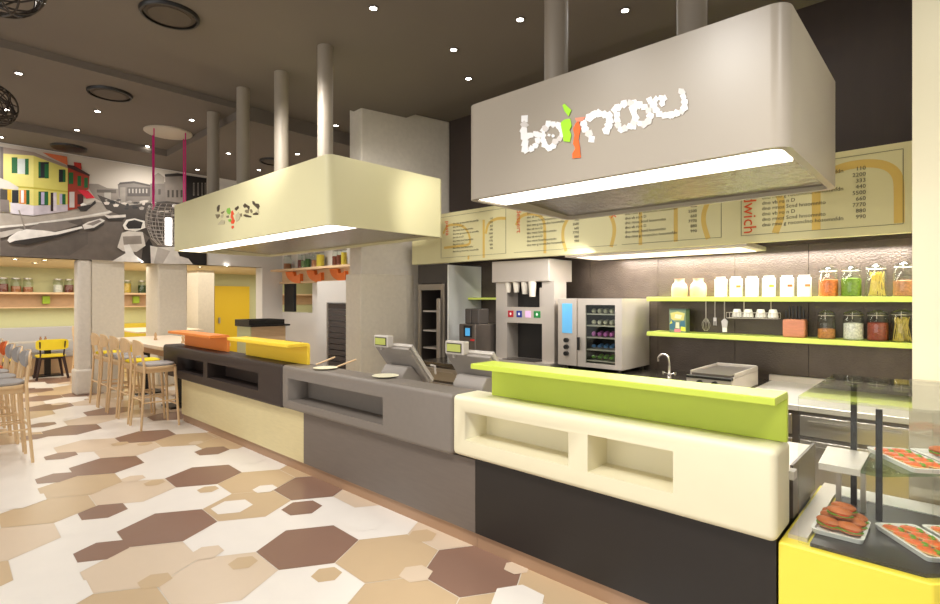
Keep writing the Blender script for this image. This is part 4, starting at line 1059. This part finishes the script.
for k, u in enumerate((46, 136)):
    y = at(u, 300, X=-14.2).y
    o = MB().prism([(-.04, -.06), (.04, -.06), (.055, .06), (-.055, .06)], 0, .16).build('hanging_holder', mat('lime_plastic', (150, 180, 40), .5)); o.location = (-14.215, y, 1.49)
    tag(o, ['small lime holder on the far backboard above the yellow chair', 'small lime holder on the far backboard between the pillars'][k], 'holder')
# passage shelf with orange holders
t = thing('long_wall_shelf', 'pale wood shelf with apron and orange holders left of the big pillar', 'shelf', (-8.4, 5.5, 1.9))
MB().box(-10.6, -6.06, 5.3, 5.6, 2.16, 2.2).build('shelf_board', TANW, t, world=True)
MB().box(-10.6, -6.06, 5.56, 5.6, 1.95, 2.16).build('backboard', TANW, t, world=True)
MB().box(-10.6, -6.06, 5.5, 5.6, 1.91, 1.95).build('lower_lip', TANW, t, world=True)
for k, (u, c, f) in enumerate(((287.5, (176, 112, 66), .45), (300.5, (130, 50, 34), .62), (303.8, (126, 150, 100), .55), (308, (60, 100, 36), .65), (315.5, (176, 112, 70), .5), (320.5, (216, 190, 60), .85), (335.2, (120, 50, 28), .65), (339.5, (120, 52, 30), .7), (344.0, (216, 190, 61), .85))):
    small_jar((at(u, 268, Y=5.45).x, 5.45, 2.201), c, f, ['jar with tan contents, leftmost on the shelf with orange holders', 'jar with brick red contents above the second orange holder', 'jar with pale green contents right of the brick red jar', 'jar with dark green contents above the orange holders', 'jar with tan contents left of the yellow pasta jar', 'jar of yellow pasta in the middle of the passage shelf',
               'jar with dark red contents left of the last yellow jar', 'second jar with dark red contents beside the big pillar', 'jar of yellow pasta touching the big pillar'][k], 'jars on the passage shelf', .08 if k in (0, 4, 5) else .055, .27)
for k, (u0, u1) in enumerate(((286, 300.5), (307, 321.5), (330, 345.5))):
    x0 = at(u0, 275, Y=5.5).x; x1 = at(u1, 275, Y=5.5).x; w_ = x1-x0
    pts = [(x0, 5.49, 2.155)]+[(x0+w_*(1-math.cos(a)), 5.49, 2.155-.25*math.sin(a)) for a in [PI/2*q/8 for q in range(1, 9)]]+[(x1, 5.49, 2.1)]
    pts += [(x1-w_*.38*(1-math.sin(a))-.02, 5.49, 2.1-.06*math.cos(a)+.02) for a in [PI/2*q/5 for q in range(4, -1, -1)]]+[(x0+w_*.5, 5.49, 2.155)]
    o = MB().flat(pts, (0, 1, 0), .068).build('orange_holder', mat('orange_plastic', (232, 122, 52), .5))
    tag(o, ['orange curved holder under the passage shelf, leftmost', 'orange curved holder in the middle under the passage shelf', 'orange curved holder under the shelf beside the big pillar'][k], 'holder', 'orange holders under the passage shelf')
tag(MB().box(-10.62, -10.22, 5.62, 5.68, 1.32, 1.92).build('menu_screen', BLACK), 'black panel in the left half of the hatch under the passage shelf', 'screen')
t = thing('storage_cabinet', 'tall white cabinet with a dark louvred front left of the big pillar', 'cabinet', (-7.85, 5.05, 0))
m = MB(); m.box(-8.28, -7.98, 5.0, 5.55, 0, 1.9); m.box(-7.98, -7.2, 5.0, 5.55, 1.53, 1.9); m.box(-7.98, -7.2, 5.1, 5.55, 0, 1.53); m.box(-7.3, -7.2, 5.0, 5.1, 0, 1.53)
m.build('carcass', WW, t, world=True)
m = MB()
for q in range(15): m.box(-7.97, -7.31, 5.03, 5.09, .05+q*.098, .05+q*.098+.085)
m.build('louvred_front', mat('louvre_charcoal', (78, 70, 66), .7), t, world=True)
# condiment station with black tray
t = thing('service_station', 'pale wood service cabinet behind the yellow ledge', 'cabinet', (-9.4, 4.2, 0))
MB().box(-9.64, -9.1, 4.2, 4.84, 0, 1.1).build('body', TANW, t, world=True)
MB().box(-9.645, -9.105, 4.185, 4.2, .02, 1.1).build('side_panel', PALEG, t, world=True)
t = thing('serving_tray', 'black deep tray on top of the pale service cabinet', 'tray', (-9.4, 4.2, 1.1))
m = MB(); m.box(-9.68, -9.04, 4.16, 4.9, 1.1, 1.13); m.box(-9.68, -9.65, 4.16, 4.82, 1.13, 1.22); m.box(-9.13, -9.1, 4.16, 4.82, 1.13, 1.22); m.box(-9.65, -9.13, 4.16, 4.19, 1.13, 1.22); m.box(-9.65, -9.13, 4.79, 4.82, 1.13, 1.22)
m.build('tray', BLACK, t, world=True)
tag(MB().box(-8.3, -7.75, 3.9, 4.4, 0, .9).build('black_cabinet', BLACK), 'low black cabinet behind the orange and yellow ledges', 'cabinet')

# ------------------------------------------------------------------ ceiling fittings
def zc(x, y):
    if x > -5.87: return 4.08
    if x > -6.92: return 4.16
    if y > 3.03: return 3.97
    return 4.08 if x > -9.68 else 3.97
def speaker(x, y, lab):
    t = thing('ceiling_speaker', lab, 'ceiling speaker', (x, y, zc(x, y)-.03), group='round dark ceiling openings')
    R = .225
    MB().lathe([(R-.016, .03), (R-.016, .0), (R, 0), (R+.008, .012), (R+.01, .03)], 48, caps=False).build('rim', BLACK, t, smooth=True)
    MB().lathe([(0, .012), (R-.032, .012), (R-.032, .02), (0, .02)], 48).build('grille', mat('speaker_cloth', (72, 62, 54), .8), t)
    if x < -9: MB().lathe([(0, .0), (R-.017, .0), (R-.017, .005), (0, .005)], 40).build('recess_shade', BLACK, t)  # black disc stands in for the shade inside the far recess
    MB().lathe([(0, .006), (R-.06, .006), (R-.06, .011), (0, .011)], 40).build('cone', mat('speaker_cone', (84, 74, 64), .7), t)
for (u, v, l) in ((170, 14, 'round dark ceiling opening nearest the camera'), (110, 93, 'round dark ceiling opening second from the camera'), (69, 147, 'round dark ceiling opening just above the mural'), (274, 161, 'round dark ceiling opening seen behind the left hood ducts')):
    p = at(u, v, z=4.08 if v < 120 else 3.97); speaker(p.x, p.y, l)
dl0 = None
DL = [(373.3, 7.5), (453.5, 49), (468.5, 78), (520, 18.8), (625, 9.6), (18.6, 72.8), (97.5, 110.8), (191.7, 119.5), (77, 137), (.8, 136.6), (147.6, 145.8), (228.5, 153), (336, 138), (297.5, 153.6), (259, 169.6), (197.5, 169.3), (6, 109)]
where = ['above the gap between the hoods, alone near the top edge', 'above the menu board, second from the dark wall', 'closest to the dark upper wall', 'just left of the right hood ducts, higher one', 'between the two ducts of the right hood', 'at the left edge between the wire globes',
         'between the near and far dark openings', 'left of the ducts of the yellow hood', 'beside the small dark opening over the mural', 'at the left edge above the mural', 'beside the magenta cords', 'between first and second yellow hood ducts, lower one', 'right of the fourth yellow hood duct',
         'between third and fourth yellow hood ducts', 'between second and third yellow hood ducts, lowest', 'far beyond the first yellow hood duct', 'seen through the lower wire globe']
BLK = mat('downlight_trim', (90, 80, 72), .5)
for k, (u, v) in enumerate(DL):
    z = 4.08; p = at(u, v, z=z); z2 = zc(p.x, p.y)
    if abs(z2-z) > .01: p = at(u, v, z=z2)
    z2 = zc(p.x, p.y)
    if dl0 is None:
        t = thing('downlight', '', 'downlight', group='recessed ceiling downlights'); dl0 = t
        MB().lathe([(.032, .01), (.032, .0), (.045, 0), (.048, .01)], 20, caps=False).build('trim_ring', BLK, t, smooth=True)
        MB().lathe([(0, .002), (.03, .002), (.03, .008), (0, .008)], 16).build('lamp', LEDS, t)
    else: t = dup(dl0)
    t.location = (p.x, p.y, z2-.011); t['label'] = 'small white recessed ceiling downlight '+where[k]
for k, (u, v) in enumerate(((15, 259), (44.6, 260), (35, 263), (142, 262), (200, 267), (227, 266))):
    p = at(u, v, z=2.245)
    if p.x < -14.1: p.x = -14.0
    t = dup(dl0); t.location = (p.x, p.y, 2.238); t['group'] = 'downlights in the low back room ceiling'
    t['label'] = 'small downlight in the low tan ceiling '+['under the mural, leftmost', 'under the mural, third from the left edge', 'under the mural, between its two neighbours', 'between the first two pillars', 'behind the middle pillar', 'in front of the yellow door'][k]

# wire globes
def globe(c, r, label):
    t = thing('wire_globe_pendant', label, 'pendant lamp', c, group='dark wire globe pendants')
    m = MB(); rr = random.Random(int(c[0]*10)); N = 14
    for q in range(18):
        ax = Vector((rr.gauss(0, 1), rr.gauss(0, 1), rr.gauss(0, 1))).normalized()
        a = ax.orthogonal().normalized(); b = ax.cross(a)
        off = rr.uniform(-.55, .55); rd = r*math.sqrt(1-off*off)
        m.tube([ax*off*r+(a*math.cos(s)+b*math.sin(s))*rd for s in [2*PI*k/28 for k in range(28)]], .006, 5, closed=True)
    m.build('wire_shade', WIRE, t)
    MB().tube([(0, 0, 0), (0, 0, zc(c[0], c[1])-c[2])], .003, 5).build('cord', BLACK, t)
    MB().lathe([(0, 0), (.03, .0), (.03, .09), (0, .09)], 14).build('socket', BLACK, t, smooth=True)
p = at(-1, -25, z=3.5); globe(p, .225, 'dark wire globe pendant cut by the top left corner')
p = at(-9, 105, z=3.58); globe(p, .215, 'smaller looking dark wire globe pendant at the left edge')
# lantern chandelier on magenta cords
px = at(168.5, 132, z=4.08)
t = thing('lantern_pendant', 'wire barrel lantern with glowing tube hung on four magenta cords before the mural', 'pendant lamp', (px.x, px.y, 2.4))
MB().lathe([(0, 4.05-2.4), (.3, 4.05-2.4), (.32, 4.065-2.4), (.32, 4.08-2.4), (0, 4.08-2.4)], 40).build('ceiling_rose', mat('pale_rose', (190, 180, 166), .7), t, smooth=True)
fw = Vector((-math.sin(CA), math.cos(CA), 0)); rt = Vector((math.cos(CA), math.sin(CA), 0))
top = .52
for q, (dx, dy) in enumerate(((-.27, .06), (-.06, -.26), (.09, .25), (.28, -.05))):
    e = rt*dx+fw*dy
    MB().tube([(e.x, e.y, top), (e.x, e.y, 4.055-2.4)], .009, 6).build('cord', MAG, t)
prof = [(.14, 0), (.22, .08), (.26, .18), (.29, .3), (.29, .42), (.27, .52), (.2, .58)]
m = MB()
for r, z in prof+[(.24, .13), (.28, .24), (.29, .36), (.28, .47)]: m.tube([(r*math.cos(2*PI*k/28), r*math.sin(2*PI*k/28), z) for k in range(28)], .0035, 5, closed=True)
for q in range(18):
    a = 2*PI*q/18; m.tube([(r*math.cos(a+.5*z), r*math.sin(a+.5*z), z) for r, z in prof], .0035, 5)
m.build('wire_cage', mat('pale_wire', (176, 168, 160), .4, .4), t)
MB().lathe([(0, .0), (.045, .0), (.045, .40), (0, .40)], 20).build('lamp_tube', emis('lamp_tube_glow', (255, 250, 244), 5), t, smooth=True)

# ------------------------------------------------------------------ lights (fittings plus added fill lamps)
def spot(name, p, power, ang=110, blend=.6, size=.06, col=(1, .955, .9), target=None):
    L = bpy.data.lights.new(name, 'SPOT'); L.energy = power; L.spot_size = math.radians(ang); L.spot_blend = blend; L.shadow_soft_size = size; L.color = col
    o = bpy.data.objects.new(name, L); COL.objects.link(o); o.location = p
    if target is not None: o.rotation_euler = (Vector(target)-Vector(p)).to_track_quat('-Z', 'Y').to_euler()
    return o
def area(name, p, power, sx, sy, rot=(0, 0, 0), col=(1, .96, .91)):
    L = bpy.data.lights.new(name, 'AREA'); L.shape = 'RECTANGLE'; L.size = sx; L.size_y = sy; L.energy = power; L.color = col
    o = bpy.data.objects.new(name, L); COL.objects.link(o); o.location = p; o.rotation_euler = rot
    return o
for k, (x, y) in enumerate([(-4.3, 1.0), (-6.2, 1.0), (-8.2, 1.2), (-2.4, .6), (-.6, .6), (-8.6, 3.4), (-10.0, .6)]):
    spot('ceiling_spot_lamp', (x, y, 3.94), 120, 120, .8, .12)
for x in (-7.1, -6.2, -5.2, -4.3): spot('hood_lamp', (x, 2.62, 2.21), 8, 150, .9, .1)
for x in (-2.0, -1.3, -.8): spot('hood_lamp', (x, 2.62, 2.21), 8, 150, .9, .1)
spot('fill_spot_lamp', (-1.1, .3, 3.7), 200, 75, .7, .1, target=(-.7, 2.45, .8))  # unseen spots added to brighten counter, hoods and case; there is no track
spot('fill_spot_lamp', (-2.2, .3, 3.9), 90, 80, .8, .1, target=(-2.3, 2.45, 1.6))
spot('fill_spot_lamp', (-4.4, 1.8, 3.9), 260, 60, .8, .1, target=(-5.7, 4.3, 2.0))  # added to lighten the big pillar
spot('fill_spot_lamp', (-5.2, .3, 3.9), 160, 80, .8, .1, target=(-4.6, 2.45, 2.2))
spot('fill_spot_lamp', (1.0, 1.2, 3.6), 160, 70, .8, .1, target=(.2, 3.5, 1.8))
spot('fill_spot_lamp', (.4, 1.4, 3.4), 60, 70, .8, .1, target=(-.3, 2.8, .6))
area('strip_lamp', (-1.5, 5.22, 2.02), 50, 2.5, .2)
area('kitchen_fill', (-2.6, 4.1, 4.0), 26, 4.4, .5)  # unseen area light added to brighten the menu board
spot('kitchen_fill_spot', (-3.0, 2.6, 3.3), 120, 46, .6, .1, target=(-4.5, 5.0, 1.2))  # unseen spots added to brighten the white panel, dispenser and oven
spot('kitchen_fill_spot', (-2.75, 2.0, 3.4), 110, 40, .6, .1, target=(-3.2, 4.8, 1.1))
spot('between_hoods_fill', (-2.5, 3.0, 3.8), 60, 62, .7, .1, target=(-3.87, 3.1, 2.45))  # unseen spot added to brighten the right end of the yellow hood
area('kitchen_fill', (-1.9, 4.5, 2.04), 24, 2.8, .2)  # added fill for the shelves and white panel, no fitting here
spot('kitchen_fill_spot', (-2.6, 4.6, 2.03), 22, 90, .7, .08, target=(-4.78, 5.05, 1.5))  # added spot without a fitting, lifts the white side panel
area('back_room_lamp', (-12.4, 1.5, 2.2), 95, 2.4, 5.0, col=(1, .95, .84))
area('back_room_lamp', (-12.4, 6.0, 2.2), 60, 2.4, 4.0, col=(1, .95, .84))
spot('mural_fill', (-9.75, .9, 3.9), 60, 120, .8, .1, target=(-10.6, .9, 2.9))  # unseen spots added and aimed to raise the mural's brightness
spot('mural_fill', (-9.75, 3.0, 3.9), 60, 120, .8, .1, target=(-10.6, 3.0, 2.9))
spot('pillar_lamp', (-11.9, 3.35, 2.22), 14, 80, .5, .03, target=(-11.0, 3.2, 1.0))
spot('passage_lamp', (-8.2, 4.3, 3.8), 220, 110, .8, .1)
area('front_fill', (-3.0, -5.9, 2.2), 200, 9.0, 3.2, (math.radians(90), 0, 0), (1, .98, .95))  # unseen fill behind the camera, added to light the front faces

W = bpy.data.worlds.new('World'); SC.world = W; W.use_nodes = True
W.node_tree.nodes['Background'].inputs[0].default_value = (1, .97, .93, 1); W.node_tree.nodes['Background'].inputs[1].default_value = 0.55

# ------------------------------------------------------------------ camera
cam = bpy.data.cameras.new('camera'); co = bpy.data.objects.new('camera', cam); COL.objects.link(co)
co.location = (0, 0, EYE); co.rotation_euler = (PI/2, 0, CA)
cam.sensor_width = 36; cam.lens = CF*36/940; cam.shift_y = (302-CV)/940*-1.0
cam.clip_start = .05; cam.clip_end = 100
SC.camera = co
SC.view_settings.view_transform = 'Standard'; SC.view_settings.look = 'None'; SC.view_settings.exposure = 0.0; SC.view_settings.gamma = 1
SC.view_settings.use_curve_mapping = False
